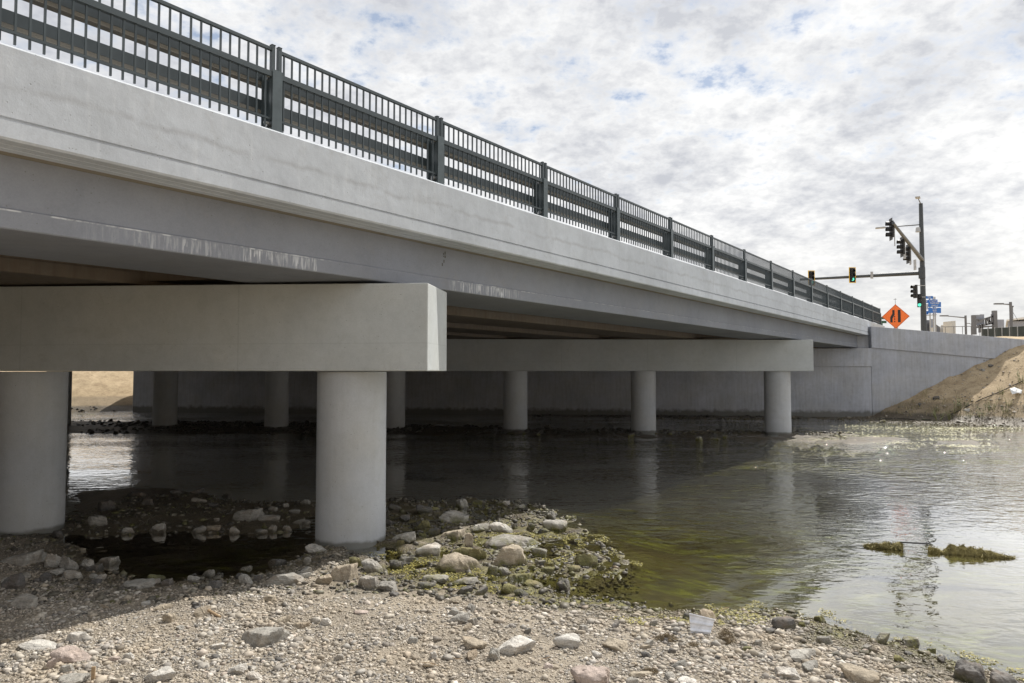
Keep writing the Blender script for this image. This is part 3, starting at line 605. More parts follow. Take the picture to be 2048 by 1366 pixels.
# px, py centre, width px, height px, material, label (None = one of a group)
GA = 'weathered rocks lying on the riverbank'
hand = [
 (40,1117,92,30,'g','flat broad grey rock at the left edge beside the near left column'),(67,1112,34,22,'g',0),(105,1120,36,36,'g','rounded grey rock in the shaded cluster at left, left one of the upright pair'),(134,1126,44,42,'g','rounded grey rock in the shaded cluster at left, right one of the upright pair'),
 (172,1128,42,26,'g','grey rock at the right end of the shaded left cluster, next to the dark pool'),(215,1124,46,28,'g','pointed grey rock standing alone in the left end of the dark pool'),(208,1106,36,14,'t',0),(104,1142,52,20,'g',0),(136,1150,48,20,'g','low flat grey rock at the front of the shaded left cluster'),
 (18,1162,44,40,'d','dark rounded rock at the left picture edge on the shaded gravel'),(268,1170,80,20,'g','long flat grey slab on the shaded gravel shore of the dark pool'),(262,1100,28,15,'g',1),(190,1097,34,11,'g',1),(35,1202,62,32,'g','broad worn rock half buried in the shaded gravel at far left'),(110,1068,32,18,'d',1),
 (205,1010,52,26,'d','large dim rock in the shaded shallows right of the left column'),(187,1040,62,26,'g','long grey rock at the left end of the shaded gravel islet'),(252,1060,27,17,'g',1),(311,1055,48,28,'g','domed grey rock at the front of the shaded gravel islet'),(395,1059,34,18,'g',1),(426,1056,30,16,'t',1),(468,1061,24,19,'g','small pyramid shaped rock at the waterline of the shaded islet'),
 (497,1029,68,30,'g','large slanted blocky rock on the right part of the shaded islet'),(545,1018,30,13,'g',1),(537,1036,42,18,'g',1),(520,1063,36,14,'g',1),(545,1057,28,18,'g',1),(573,1057,20,18,'g',1),(597,1044,46,10,'g',1),(570,1010,22,11,'g',1),(610,1004,22,13,'g',1),
 (448,992,20,13,'d',1),(495,993,22,15,'d',1),(397,1000,36,13,'g',1),(425,1010,24,10,'d',1),(392,982,36,12,'d',1),(270,988,46,14,'d',1),(290,1002,28,18,'d',1),(433,1039,14,9,'g',1),(350,984,30,10,'d',1),(590,1022,26,10,'g',1),
 (414,1147,26,24,'g','small upright grey rock at the pool edge on the gravel shore'),(385,1158,24,15,'g',0),(430,1168,30,20,'d',0),(488,1140,34,20,'g','grey rock standing in the dark pool just off the gravel shore'),(488,1159,36,24,'g',0),(516,1156,20,17,'d',0),
 (565,1158,88,28,'g','big long grey rock on the shore left of the near right column'),(607,1144,32,24,'g',0),(645,1158,40,25,'t',0),(628,1098,50,22,'g','grey rock with white mark touching the left foot of the thick middle column'),
 (692,1144,64,42,'t','big tan rock in front of the thick middle column'),(735,1168,46,28,'g',2),(775,1173,54,19,'g',2),(740,1132,42,22,'g',2),(793,1132,30,21,'d',2),(822,1121,46,17,'g',2),(710,1125,28,20,'m',2),
 (808,1072,68,32,'g','large pale grey rock against the right side of the thick middle column'),(860,1098,62,30,'w','large pale flat topped rock right of the thick middle column'),(912,1071,52,20,'t',2),(938,1080,22,40,'t','upright wedge shaped rock between two larger rocks right of the middle column'),(921,1106,38,24,'m',2),
 (900,1036,66,26,'g','long slanting grey rock at the back of the rocky spit in shade'),(922,1009,32,22,'g','rounded grey rock at the rear waterline of the rocky spit'),(1007,1007,30,14,'g',3),(1037,1015,28,11,'g',3),(958,1006,26,10,'d',3),(848,1020,30,16,'d',3),(805,1036,36,18,'d',3),(848,1050,26,18,'m',3),(790,1015,26,12,'d',3),(865,1065,30,16,'d',3),(778,1045,26,14,'d',3),
 (1020,1085,114,28,'g','long smooth grey boulder lying across the middle of the rocky spit'),(958,1057,36,20,'g',3),(1000,1056,46,18,'w',3),(1029,1054,15,13,'d',3),(1113,1052,44,24,'g','rounded grey rock near the tip of the mossy spit'),(1064,1054,15,14,'d',3),(1085,1063,26,11,'d',3),(1155,1084,26,12,'d',3),
 (915,1129,94,42,'t','largest rough brown grey boulder in the middle of the rocky spit'),(1020,1113,68,40,'t','rough brown boulder draped in dried weed on the rocky spit'),(985,1141,27,27,'g','small upright grey rock leaning on the weed draped boulder'),(1007,1143,24,16,'g',3),(957,1109,36,26,'m',3),
 (872,1159,46,16,'g',2),(928,1164,58,20,'g',2),(850,1172,26,14,'d',2),(1048,1160,56,24,'m','dark green mossy boulder in the shallow inlet of the spit'),(1100,1142,30,14,'m',3),(1065,1169,38,13,'m',3),(1178,1122,46,30,'m','mossy yellow green mound at the outer tip of the spit'),(1150,1138,24,13,'m',3),(1205,1136,20,10,'m',3),
 (905,1201,36,14,'t',2),(916,1237,46,22,'g','grey block on the gravel in front of the spit, largest of its little group'),(947,1243,24,20,'g',4),(943,1215,30,18,'g',4),(908,1224,28,15,'g',4),(935,1254,26,18,'t',4),
 (323,1214,42,16,'t',4),(338,1234,28,24,'t','brown upright stone at the edge of the bridge shadow on the gravel'),(400,1222,44,26,'t','pale tan stone in the sun beside a broken stick on the gravel'),(357,1255,24,11,'g',4),(72,1274,38,14,'w',4),(148,1275,44,26,'w','pale block half buried in sunlit gravel near the left shadow edge'),
 (58,1292,98,20,'w','long low pale slab at the lower left picture edge'),(130,1312,94,34,'p','large flat pink stone in the gravel at lower left'),(98,1327,22,24,'p',4),(130,1338,30,22,'g',4),(180,1330,30,18,'w',4),(206,1309,13,11,'d',4),(228,1318,25,13,'p',4),(254,1313,26,18,'w',4),
 (312,1350,64,32,'w','pale flat stone at the bottom edge right of the wooden stake'),(140,1360,72,24,'g','blue grey flat stone at the bottom edge left of the wooden stake'),(523,1275,108,42,'g','large round flat grey slab lying alone in the sunlit gravel'),(603,1251,40,15,'t',4),(650,1243,27,18,'w',4),(540,1196,26,16,'t',4),(566,1239,32,20,'t',4),
 (430,1292,40,13,'w',4),(470,1337,52,26,'w',4),(505,1352,36,18,'w',4),(722,1225,30,9,'p',4),(822,1281,25,18,'g',4),(950,1288,62,24,'t',4),(1030,1292,80,40,'w','big angular pale boulder with layered cracks on the front gravel'),(990,1308,38,30,'g',4),(943,1310,36,24,'t',4),(867,1310,22,20,'w',4),
 (1138,1280,68,34,'w','white streaked angular boulder on the gravel left of the plastic piece'),(1167,1256,30,16,'g',4),(1238,1291,84,28,'t','long smooth olive grey stone on the gravel below the plastic piece'),(1055,1261,18,14,'g',4),(1190,1354,94,52,'p','large rounded pinkish boulder at the bottom centre edge'),(1264,1362,36,20,'g',4),(1287,1349,52,16,'t',4),(1340,1351,32,20,'g',4),(1360,1327,32,20,'g',4),
 (1450,1338,22,11,'w',4),(1380,1364,54,16,'w',4),(1195,1309,26,14,'w',4),(1414,1230,50,34,'t','brown triangular rock directly behind the white plastic piece'),(1374,1227,18,16,'g',4),(1574,1245,52,34,'d','dark wet grey boulder at the shore right of the plastic piece'),(1607,1249,22,13,'m',5),(1582,1222,26,11,'m',5),(1640,1238,32,17,'m',5),
 (1653,1281,38,20,'g',5),(1767,1278,38,26,'g','brown grey pointed rock at the right shore waterline'),(1822,1285,50,24,'g','pale topped rock at the right shore beside the pointed one'),(1608,1310,90,28,'g','wide flat olive grey stone on the mossy right shore'),(1625,1333,64,24,'g','middle stone of the overlapping three at the lower right'),(1585,1347,72,28,'w','lowest of the three overlapping stones at the lower right'),
 (1735,1352,94,38,'t','broad flat boulder at the bottom edge on the mossy right shore'),(1958,1346,92,54,'d','large dark boulder at the bottom right corner by the water'),(2020,1362,80,44,'d','dark tapering boulder at the very right of the bottom edge'),(1672,1307,22,13,'g',5),(1820,1307,20,9,'d',5),(1887,1319,32,18,'d',5),(1810,1338,32,15,'d',5),(1800,1316,22,11,'g',5),(1715,1280,14,9,'d',5),(1855,1305,24,9,'d',5),
 (1262,869,20,10,'d',6),(1398,877,20,12,'g',6),(1357,882,22,8,'d',6),(1428,878,32,7,'g',6),(1452,873,11,6,'g',6),(1341,867,9,5,'g',6),(1030,866,60,9,'d',6),(1075,868,14,8,'d',6),(1700,835,10,5,'g',6),(1765,842,14,6,'d',6),(1850,838,10,5,'g',6),
 (280,829,16,5,'d',6),(380,828,18,4,'d',6),(420,830,20,5,'d',6),(480,828,18,4,'d',6),(300,858,30,6,'d',6),(420,864,24,5,'d',6),(700,866,30,6,'d',6),
 (1840,771,8,7,'d',7),(1872,768,14,8,'d',7),(1966,729,16,7,'g',7),(1985,722,14,6,'d',7),(1938,812,16,6,'w',7),(1926,840,26,5,'w',7),
]
GR = {0:('small grey rock lying at the shaded left shore of the dark pool','rocks at the shaded left shore'),
      1:('grey river rock of the shaded islet in the dark water between the columns','rocks of the shaded islet'),
      2:('rock of the packed row in front of the thick middle column','rocks packed before the middle column'),
      3:('wet or mossy rock of the low spit beside the green water','rocks of the mossy spit'),
      4:('loose stone lying on the sunlit gravel bank','loose stones on the sunlit gravel'),
      5:('small mossy stone on the lower right shore','small stones on the right shore'),
      6:('dark rock in the shallows near the far pier','rocks in the far shallows'),
      7:('small rock on the sandy embankment beside the wing wall','rocks on the far embankment'),
      8:('fist sized cobble scattered in the gravel bank','cobbles in the gravel'),
      9:('small dark stone wedged among the rocks of the shore and spit','small stones between the rocks')}
def ground_hit(px, py):
    z = 0.0
    for _ in range(12):
        p = ptz(px, py, z) if z < 2.4 else None
        if p is None: break
        z2 = float(height(np.array([p.x]), np.array([p.y]))[0]); z = z + (min(max(z2, -0.12), 2.3) - z) * 0.6
    return ptz(px, py, z)
rocks_xy = []
def put_rock(p, w, hgt, mk, lab, dep=None, embed=0.3, rg=random):
    i = rg.randrange(len(PROTO)); me = rmesh(i, mk)
    o = bpy.data.objects.new('rock', me); C.objects.link(o)
    dep = dep or w * rg.uniform(0.6, 0.85)
    hz_ = hgt / me['zh'] / (1 - 0.0)
    o.scale = (w / 2, dep / 2, hz_ * 0.64)
    # turn the rock a little only, so its long side stays across the view
    o.rotation_euler = (R(rg.uniform(-8, 8)), R(rg.uniform(-9, 9)), R(rg.uniform(-22, 22)))
    o.location = (p.x, p.y + dep * 0.3, p.z + hgt * 0.15)
    if isinstance(lab, str): tag(o, lab, 'rock', GA)
    else: tag(o, GR[lab][0], 'rock', GR[lab][1])
    rocks_xy.append((o.location.x, o.location.y, max(w, dep) / 2)); return o
far_slope = {7}
for (px, py, w, h, mk, lab) in hand:
    if lab == 7:
        Yw = {1840:38.7, 1872:38.3, 1966:38.6, 1985:38.5, 1938:36.6, 1926:35.6}[px]
        p = pt(px, py + h/2, Yw); p.z = float(height(np.array([p.x]), np.array([p.y]))[0]); 
    else: p = ground_hit(px, py + h * 0.42)
    sc = p.y / F
    if lab in (2, 3) or (isinstance(lab, str) and 'spit' in lab): w *= 1.16; h *= 1.22
    ww_ = w * sc; dep = ww_ * random.uniform(0.62, 0.82)
    sind = CAMZ / math.hypot(p.y, CAMZ)
    hh = max(h * sc - dep * sind * 0.35, h * sc * 0.45)
    put_rock(p, ww_ * 1.04, hh, mk, lab, dep)
# random small cobbles
def on_bank(x, y): return float(height(np.array([x]), np.array([y]))[0])
n8 = 0
while n8 < 20:
    px = random.uniform(-20, 2060); py = random.uniform(1195, 1362)
    p = ground_hit(px, py)
    if p.z < 0.05 or any((p.x-a)**2 + (p.y-b)**2 < (c + 0.06)**2 for a, b, c in rocks_xy): continue
    w = random.uniform(0.055, 0.12); put_rock(p, w, w * random.uniform(0.35, 0.6), random.choice('ggttwwpd'), 8); n8 += 1
n9 = 0
while n9 < 95:
    px, py = random.choice([(random.uniform(780, 1230), random.uniform(1005, 1195)), (random.uniform(0, 640), random.uniform(1125, 1175)), (random.uniform(1250, 1950), random.uniform(1220, 1330))])
    p = ground_hit(px, py)
    if p.z < -0.05 or any((p.x-a)**2 + (p.y-b)**2 < (c*0.7)**2 for a, b, c in rocks_xy): continue
    w = min(0.34 if (px < 1240 and p.y > 7.7) else 0.11, 0.095 * random.lognormvariate(0.35, 0.45)); put_rock(p, w, w * random.uniform(0.35, 0.65), random.choice('dgdgdmtg'), 9); n9 += 1

# gravel: one uncountable mass of pebbles
def scatter_mesh(name, P, size, rotz, shape='ico', aspect=None, seed=3, jitter=0.42):
    rg = np.random.default_rng(seed)
    bm = bmesh.new(); bmesh.ops.create_icosphere(bm, subdivisions=1, radius=1.0)
    V = np.array([v.co[:] for v in bm.verts]); Fc = np.array([[v.index for v in f.verts] for f in bm.faces]); bm.free()
    n = len(P); nv_ = len(V)
    VV = V[None] * (1 + jitter * (rg.random((n, nv_, 1)) * 2 - 1))
    sc = np.stack([size, size * rg.uniform(0.55, 0.95, n), size * rg.uniform(0.35, 0.7, n)], -1)
    VV = VV * sc[:, None, :]
    c, s = np.cos(rotz), np.sin(rotz); tx = rg.uniform(-0.4, 0.4, n)
    y2 = VV[..., 1] * np.cos(tx)[:, None] - VV[..., 2] * np.sin(tx)[:, None]; z2 = VV[..., 1] * np.sin(tx)[:, None] + VV[..., 2] * np.cos(tx)[:, None]
    X = VV[..., 0] * c[:, None] - y2 * s[:, None]; Y = VV[..., 0] * s[:, None] + y2 * c[:, None]
    co_ = np.stack([X + P[:, 0:1], Y + P[:, 1:2], z2 + P[:, 2:3]], -1).reshape(-1)
    me = bpy.data.meshes.new(name); me.vertices.add(n * nv_); me.vertices.foreach_set('co', co_)
    f = (Fc[None] + (np.arange(n) * nv_)[:, None, None]).reshape(-1)
    me.loops.add(len(f)); me.loops.foreach_set('vertex_index', f.astype(np.int32)); me.polygons.add(len(f)//3); me.polygons.foreach_set('loop_start', np.arange(len(f)//3) * 3)
    me.update(calc_edges=True); return me
def pebble_mat():
    m, t, p, o = newmat('mixed_pebbles')
    geo = N(t, 'ShaderNodeNewGeometry'); rnd = geo.outputs['Random Per Island']; P = geo.outputs['Position']; s = N(t, 'ShaderNodeSeparateXYZ'); L_(t, P, s.inputs[0])
    c = ramp(t, rnd, [(0, (0.09, 0.085, 0.08)), (0.15, (0.24, 0.22, 0.195)), (0.3, (0.37, 0.325, 0.26)), (0.5, (0.30, 0.285, 0.26)), (0.68, (0.45, 0.41, 0.345)), (0.8, (0.38, 0.32, 0.265)), (0.9, (0.60, 0.56, 0.50)), (1, (0.24, 0.22, 0.20))])
    c = mixc(t, 1.0, c, ramp(t, noise(t, P, 45, 4), [(0.3, 0.8), (0.7, 1.3)]), 'MULTIPLY')
    c = mixc(t, ramp(t, noise(t, P, 1.6, 4), [(0.45, 0.0), (0.65, 0.5)]), c, (0.40, 0.32, 0.22))
    zz = mth(t, 'ADD', s.outputs[2], mth(t, 'MULTIPLY', mth(t, 'SUBTRACT', noise(t, P, 3.2, 5), 0.5), 0.16))
    wet = ramp(t, zz, [(0.045, 1.0), (0.11, 0.0)])
    c = mixc(t, mth(t, 'MULTIPLY', wet, 0.8), c, mixc(t, 1.0, c, (0.30, 0.26, 0.18), 'MULTIPLY'))
    xr = ramp(t, mth(t, 'DIVIDE', mth(t, 'ADD', s.outputs[0], 3.2), 3.0), [(0, 0.05), (0.8, 1.0)])
    ms = mth(t, 'MULTIPLY', mth(t, 'MULTIPLY', ramp(t, zz, [(0.02, 1.0), (0.10, 0.0)]), xr), ramp(t, noise(t, P, 3, 4), [(0.42, 0.0), (0.56, 0.9)]))
    c = mixc(t, ms, c, (0.085, 0.078, 0.022))
    L_(t, c, p.inputs['Base Color']); L_(t, mth(t, 'SUBTRACT', 0.88, mth(t, 'MULTIPLY', wet, 0.4)), p.inputs['Roughness']); return m
def RM_wet():
    m, t, p, o = newmat('damp_mixed_stone'); geo = N(t, 'ShaderNodeNewGeometry')
    c = ramp(t, geo.outputs['Random Per Island'], [(0, (0.045, 0.04, 0.032)), (0.4, (0.10, 0.09, 0.07)), (0.7, (0.145, 0.13, 0.10)), (0.85, (0.10, 0.095, 0.030)), (1, (0.22, 0.20, 0.165))])
    L_(t, mixc(t, 1.0, c, ramp(t, noise(t, geo.outputs['Position'], 30, 4), [(0.3, 0.7), (0.7, 1.3)]), 'MULTIPLY'), p.inputs['Base Color']); p.inputs['Roughness'].default_value = 0.6; return m
def RM_dark(): return simple('wet_dark_stone', (0.07, 0.065, 0.055), 0.6, var=0.4, scale=3)
rg = np.random.default_rng(5); NP = 190000
# uniform in ground area, denser near the camera
Yp = 4.9 + (11.0 - 4.9) * rg.random(NP) ** 1.35; Xp = (rg.random(NP) * 2 - 1) * (Yp * 0.76 + 0.4)
zp = height(Xp, Yp)
keep = (zp > -0.10) & ((rg.random(NP) < 0.10) | ~((Yp > 7.9) & (Xp > -2.2)))
# leave sandy gaps
keep &= (fbm(Xp, Yp, 0.9, 4) + 0.6 * rg.random(NP)) > -0.12
Xp, Yp, zp = Xp[keep], Yp[keep], zp[keep]; n = len(Xp)
size = np.clip(rg.lognormal(math.log(0.0066), 0.66, n) * np.exp(0.55 * fbm(Xp, Yp, 1.1, 3)), 0.0035, 0.055)
me = scatter_mesh('gravel', np.stack([Xp, Yp, zp + size * 0.18], -1), size, rg.random(n) * 6.28); me.materials.append(pebble_mat())
o = bpy.data.objects.new('gravel', me); C.objects.link(o); tag(o, 'loose sunlit gravel and pebbles covering the near riverbank', 'gravel', kind='stuff')
# wet rubble of the spit and the pool shore
NP = 16000
Yp = 7.7 + 7.2 * rg.random(NP); Xp = -8 + 9.6 * rg.random(NP); zp = height(Xp, Yp); k = (zp > -0.10) & (zp < 0.12) & (fbm(Xp, Yp, 1.2, 3) + 0.5 * rg.random(NP) > 0.0) & ((Xp > -2.4) | (rg.random(NP) < 0.5)); Xp, Yp, zp = Xp[k], Yp[k], zp[k]
size = np.clip(rg.lognormal(math.log(0.020), 0.55, len(Xp)), 0.008, 0.07)
me = scatter_mesh('rubble', np.stack([Xp, Yp, zp + size * 0.15], -1), size, rg.random(len(Xp)) * 6.28, seed=19, jitter=0.4); me.materials.append(RM_wet())
o = bpy.data.objects.new('rubble', me); C.objects.link(o); tag(o, 'wet dark rubble between the larger rocks of the spit and pool shore', 'rubble', kind='stuff')
# far shore gravel
NP = 16000
q = rg.random((NP, 2)); Xp = 6 + q[:, 0] * 24; Yp = 29.5 + q[:, 1] * 10; zp = height(Xp, Yp); k = (zp > -0.03) & ((zp < 1.3) | ((rg.random(NP) < 0.22) & (zp < 4.0))); Xp, Yp, zp = Xp[k], Yp[k], zp[k]
size = np.clip(rg.lognormal(math.log(0.028), 0.5, len(Xp)), 0.015, 0.13)
me = scatter_mesh('gravel', np.stack([Xp, Yp, zp + size * 0.1], -1), size, rg.random(len(Xp)) * 6.28, seed=9); me.materials.append(bpy.data.materials['mixed_pebbles'])
o = bpy.data.objects.new('gravel', me); C.objects.link(o); tag(o, 'scattered stones and pebbles along the far shore and bars', 'gravel', kind='stuff')

# stones on the mud flat and bar under the bridge
NP = 9000
q = rg.random((NP, 2)); Xp = -30 + q[:, 0] * 46; Yp = 29.5 + q[:, 1] * 18; zp = height(Xp, Yp); D_ = Xp * nv.x + Yp * nv.y
k = (zp > -0.10) & (zp < 0.4) & (D_ < 42.2) & (fbm(Xp, Yp, 0.35, 3) + 0.6 * rg.random(NP) > 0.15); Xp, Yp, zp = Xp[k], Yp[k], zp[k]
size = np.clip(rg.lognormal(math.log(0.06), 0.55, len(Xp)), 0.02, 0.24)
me = scatter_mesh('rubble', np.stack([Xp, Yp, np.maximum(zp, -0.02) + size * 0.1], -1), size, rg.random(len(Xp)) * 6.28, seed=29); me.materials.append(RM_dark())
o = bpy.data.objects.new('rubble', me); C.objects.link(o); tag(o, 'dark wet stones strewn over the mud under the far half of the bridge', 'rubble', kind='stuff')
def algae_mat(name, a, b):
    m, t, p, o = newmat(name); geo = N(t, 'ShaderNodeNewGeometry')
    L_(t, ramp(t, geo.outputs['Random Per Island'], [(0, a), (1, b)]), p.inputs['Base Color']); p.inputs['Roughness'].default_value = 0.6; return m
NP = 5200
q = rg.random((NP, 2)); Xp = 19.5 + q[:, 0] * 12; Yp = 33.5 + q[:, 1] * 6.5; zp = height(Xp, Yp)
k = (zp > 0.18) & (zp < 1.25 + 1.2 * fbm(Xp, Yp, 0.5, 3)) & (fbm(Xp + 5, Yp, 0.9, 3) + 0.4 * rg.random(NP) > 0.12); Xp, Yp, zp = Xp[k], Yp[k], zp[k]; n = len(Xp)
ang = rg.random(n) * 6.28; hh_ = rg.uniform(0.06, 0.26, n); lean = rg.uniform(-0.5, 0.5, (n, 2)) * hh_[:, None]; w_ = 0.012
B = np.stack([Xp, Yp, zp - 0.02], -1); dx_ = np.stack([np.cos(ang) * w_, np.sin(ang) * w_, 0 * ang], -1); T_ = B + np.stack([lean[:, 0], lean[:, 1], hh_], -1)
V = np.stack([B - dx_, B + dx_, T_ + dx_ * .2, T_ - dx_ * .2], 1).reshape(-1)
me = bpy.data.meshes.new('dry_grass'); me.vertices.add(4*n); me.vertices.foreach_set('co', V); me.loops.add(4*n); me.loops.foreach_set('vertex_index', np.arange(4*n, dtype=np.int32)); me.polygons.add(n); me.polygons.foreach_set('loop_start', np.arange(n)*4); me.update(calc_edges=True)
me.materials.append(algae_mat('dry_grass_blades', (0.13, 0.14, 0.04), (0.46, 0.38, 0.20)))
o = bpy.data.objects.new('dry_grass', me); C.objects.link(o); tag(o, 'thin dry grass along the foot of the embankment', 'grass', kind='stuff')
# algae : mats of small leaf sized scraps along the wet shore
def scraps(name, P, size, mat, seed, flat=0.35):
    rg = np.random.default_rng(seed); n = len(P)
    ang = rg.random(n) * 6.28; d = np.stack([np.cos(ang), np.sin(ang), rg.uniform(-flat, flat, n)], -1); e = np.stack([-np.sin(ang), np.cos(ang), rg.uniform(-flat, flat, n)], -1)
    L = size[:, None]; w = L * rg.uniform(0.2, 0.5, (n, 1))
    V = np.stack([P - d*L, P + e*w, P + d*L, P - e*w], 1).reshape(-1)
    me = bpy.data.meshes.new(name); me.vertices.add(4*n); me.vertices.foreach_set('co', V); me.loops.add(4*n); me.loops.foreach_set('vertex_index', np.arange(4*n, dtype=np.int32))
    me.polygons.add(n); me.polygons.foreach_set('loop_start', np.arange(n)*4); me.update(calc_edges=True); me.materials.append(mat); return me
NP = 260000
Yp = 5.2 + 6.2 * rg.random(NP); Xp = -2.4 + 9.6 * rg.random(NP); zp = height(Xp, Yp)
nn = fbm(Xp, Yp, 1.5, 4)
k = (zp > -0.07) & (zp < 0.055 + 0.10 * nn) & (fbm(Xp + 9, Yp, 0.8, 3) + 0.6*fbm(Xp, Yp+9, 4.0, 3) > 0.05)
Xp, Yp, zp = Xp[k], Yp[k], zp[k]; sz = rg.uniform(0.006, 0.022, len(Xp))
me = scraps('algae', np.stack([Xp, Yp, np.maximum(zp, -0.004) + rg.random(len(Xp)) * 0.022], -1), sz, algae_mat('shore_algae', (0.05, 0.048, 0.010), (0.38, 0.33, 0.07)), 4)
o = bpy.data.objects.new('algae', me); C.objects.link(o); tag(o, 'yellow green algae mats clinging to the wet stones of the near shore', 'algae', kind='stuff')
# pale algae scum on the far shore line
cl = []
for (px, py, w, h, n) in [(1720,853,60,3,500),(1800,857,90,4,900),(1900,858,80,4,900),(1990,857,120,2,700),(1700,866,50,3,300),(1745,873,90,4,600),(1900,870,60,3,400),(1800,886,50,3,300),(1905,880,80,3,600),(1930,893,60,3,500),(1600,857,40,2,150),(1640,880,60,3,300)]:
    for _ in range(n):
        qx = px + random.gauss(0, w * 0.45); qy = py + random.gauss(0, h * 0.45)
        if random.random() < 0.45: continue
        p = ptz(qx, qy, 0.0); z = on_bank(p.x, p.y) if n < 0 else 0.0; cl.append((p.x, p.y, 0.012 + random.random() * 0.01))
cl = np.array(cl); zg = height(cl[:, 0], cl[:, 1]); cl[:, 2] = np.maximum(cl[:, 2], zg + 0.01)
me = scraps('algae', cl, rg.uniform(0.02, 0.07, len(cl)), algae_mat('bleached_algae', (0.50, 0.47, 0.24), (0.75, 0.72, 0.50)), 6, 0.12)
o = bpy.data.objects.new('algae', me); C.objects.link(o); tag(o, 'pale bleached algae scum floating along the far shore', 'algae', kind='stuff')

# ---------------------------------------------------------------- litter and drift on the near shore
def P0(px, py): p = ground_hit(px, py); return p
pb = P0(1410, 1272)
pl = empty('corrugated_plastic', tuple(pb), R(-12), label='white corrugated plastic piece propped against the brown rock at the shore', cat='litter')
m = MB(); nx, nz = 10, 28; Wd, Hg = 0.24, 0.17
vs = []; fs = []
for side in (0, 1):
    for j in range(nz + 1):
        f = j / nz; wv = 0.014 * max(0, math.sin(f * math.pi * 2 * 2.4 - 0.6))
        for i in range(nx + 1):
            g = i / nx; x = -0.02 + (g - 0.5) * Wd * (1.0 - 0.25 * (1 - f)) - 0.02*(1-f); z = Hg * f * (1 - 0.22 * g); y = 0.06 + z * 0.35 - wv - (0.005 if side == 0 else 0)
            vs.append((x, y, z))
npl = (nx+1)*(nz+1)
for j in range(nz):
    for i in range(nx):
        a = j*(nx+1)+i; fs.append((a, a+1, a+nx+2, a+nx+1)); fs.append((npl+a, npl+a+nx+1, npl+a+nx+2, npl+a+1))
def rimf(a, b): fs.append((a, b, npl+b, npl+a))
for i in range(nx): rimf(i+1, i); rimf(nz*(nx+1)+i, nz*(nx+1)+i+1)
for j in range(nz): rimf(j*(nx+1), (j+1)*(nx+1)); rimf((j+1)*(nx+1)+nx, j*(nx+1)+nx)
m.add(vs, fs); m.build('panel', M['plastic'], pl, smooth=True)
def fibre_heap(name, loc, sx_, sy_, sz_, n, seed, label, cat, mat='net', rz=0.0):
    """one heap of tangled fibres round a lumpy core"""
    rgl = random.Random(seed); b = MB()
    core = rock_mesh(seed + 900, 3, 0.8, 0.2); k = len(b.v)
    b.add([(v.co.x * sx_ * 0.85, v.co.y * sy_ * 0.85, v.co.z * sz_ * 0.85) for v in core.vertices], [tuple(p.vertices) for p in core.polygons])
    for _ in range(n):
        a = rgl.uniform(0, 6.28); e = rgl.uniform(0, 1.45); rr = rgl.uniform(0.75, 1.06)
        p = Vector((math.cos(a) * math.cos(e) * sx_, math.sin(a) * math.cos(e) * sy_, math.sin(e) * sz_ * 0.9)) * rr
        d = Vector((rgl.gauss(0, 1), rgl.gauss(0, 1), rgl.gauss(0, 0.35))).normalized() * rgl.uniform(0.02, 0.06) * (sx_ / 0.2) ** 0.5
        s = Vector((rgl.gauss(0, 1), rgl.gauss(0, 1), rgl.gauss(0, 1))).normalized() * 0.0018 * max(1, sx_ / 0.15)
        q = p + d * 0.5 + Vector((0, 0, rgl.uniform(-.01, .012)))
        b.add([p - s, p + s, q + s, q - s, p + d + s*.3, p + d - s*.3], [(0, 1, 2, 3), (3, 2, 4, 5)])
    o = b.build(name, M[mat]); o.location = loc; o.rotation_euler = (0, 0, rz); return tag(o, label, cat)
p = P0(1452, 1285); fibre_heap('fibre_clump', (p.x, p.y, p.z), 0.085, 0.08, 0.12, 900, 1, 'brown tangle of dry roots wrapped over the right end of the white plastic piece', 'debris')
p = P0(1332, 1280); fibre_heap('fibre_clump', (p.x, p.y, p.z), 0.10, 0.07, 0.055, 600, 2, 'low mound of dry brown fibre left of the white plastic piece', 'debris')
p = P0(1385, 1292); fibre_heap('fibre_clump', (p.x, p.y, p.z - 0.01), 0.16, 0.05, 0.03, 500, 3, 'thin brown fibre mat under the white plastic piece', 'debris')
p = P0(1300, 1345); fibre_heap('fibre_clump', (p.x, p.y, p.z), 0.07, 0.05, 0.03, 350, 8, 'small dry grass tuft caught on stones at the bottom edge', 'debris')
p = P0(1025, 1118); fibre_heap('weed_drape', (p.x, p.y, p.z + 0.10), 0.16, 0.10, 0.12, 500, 5, 'dried brown water weed draped on top of the rough boulder on the spit', 'dried weed')
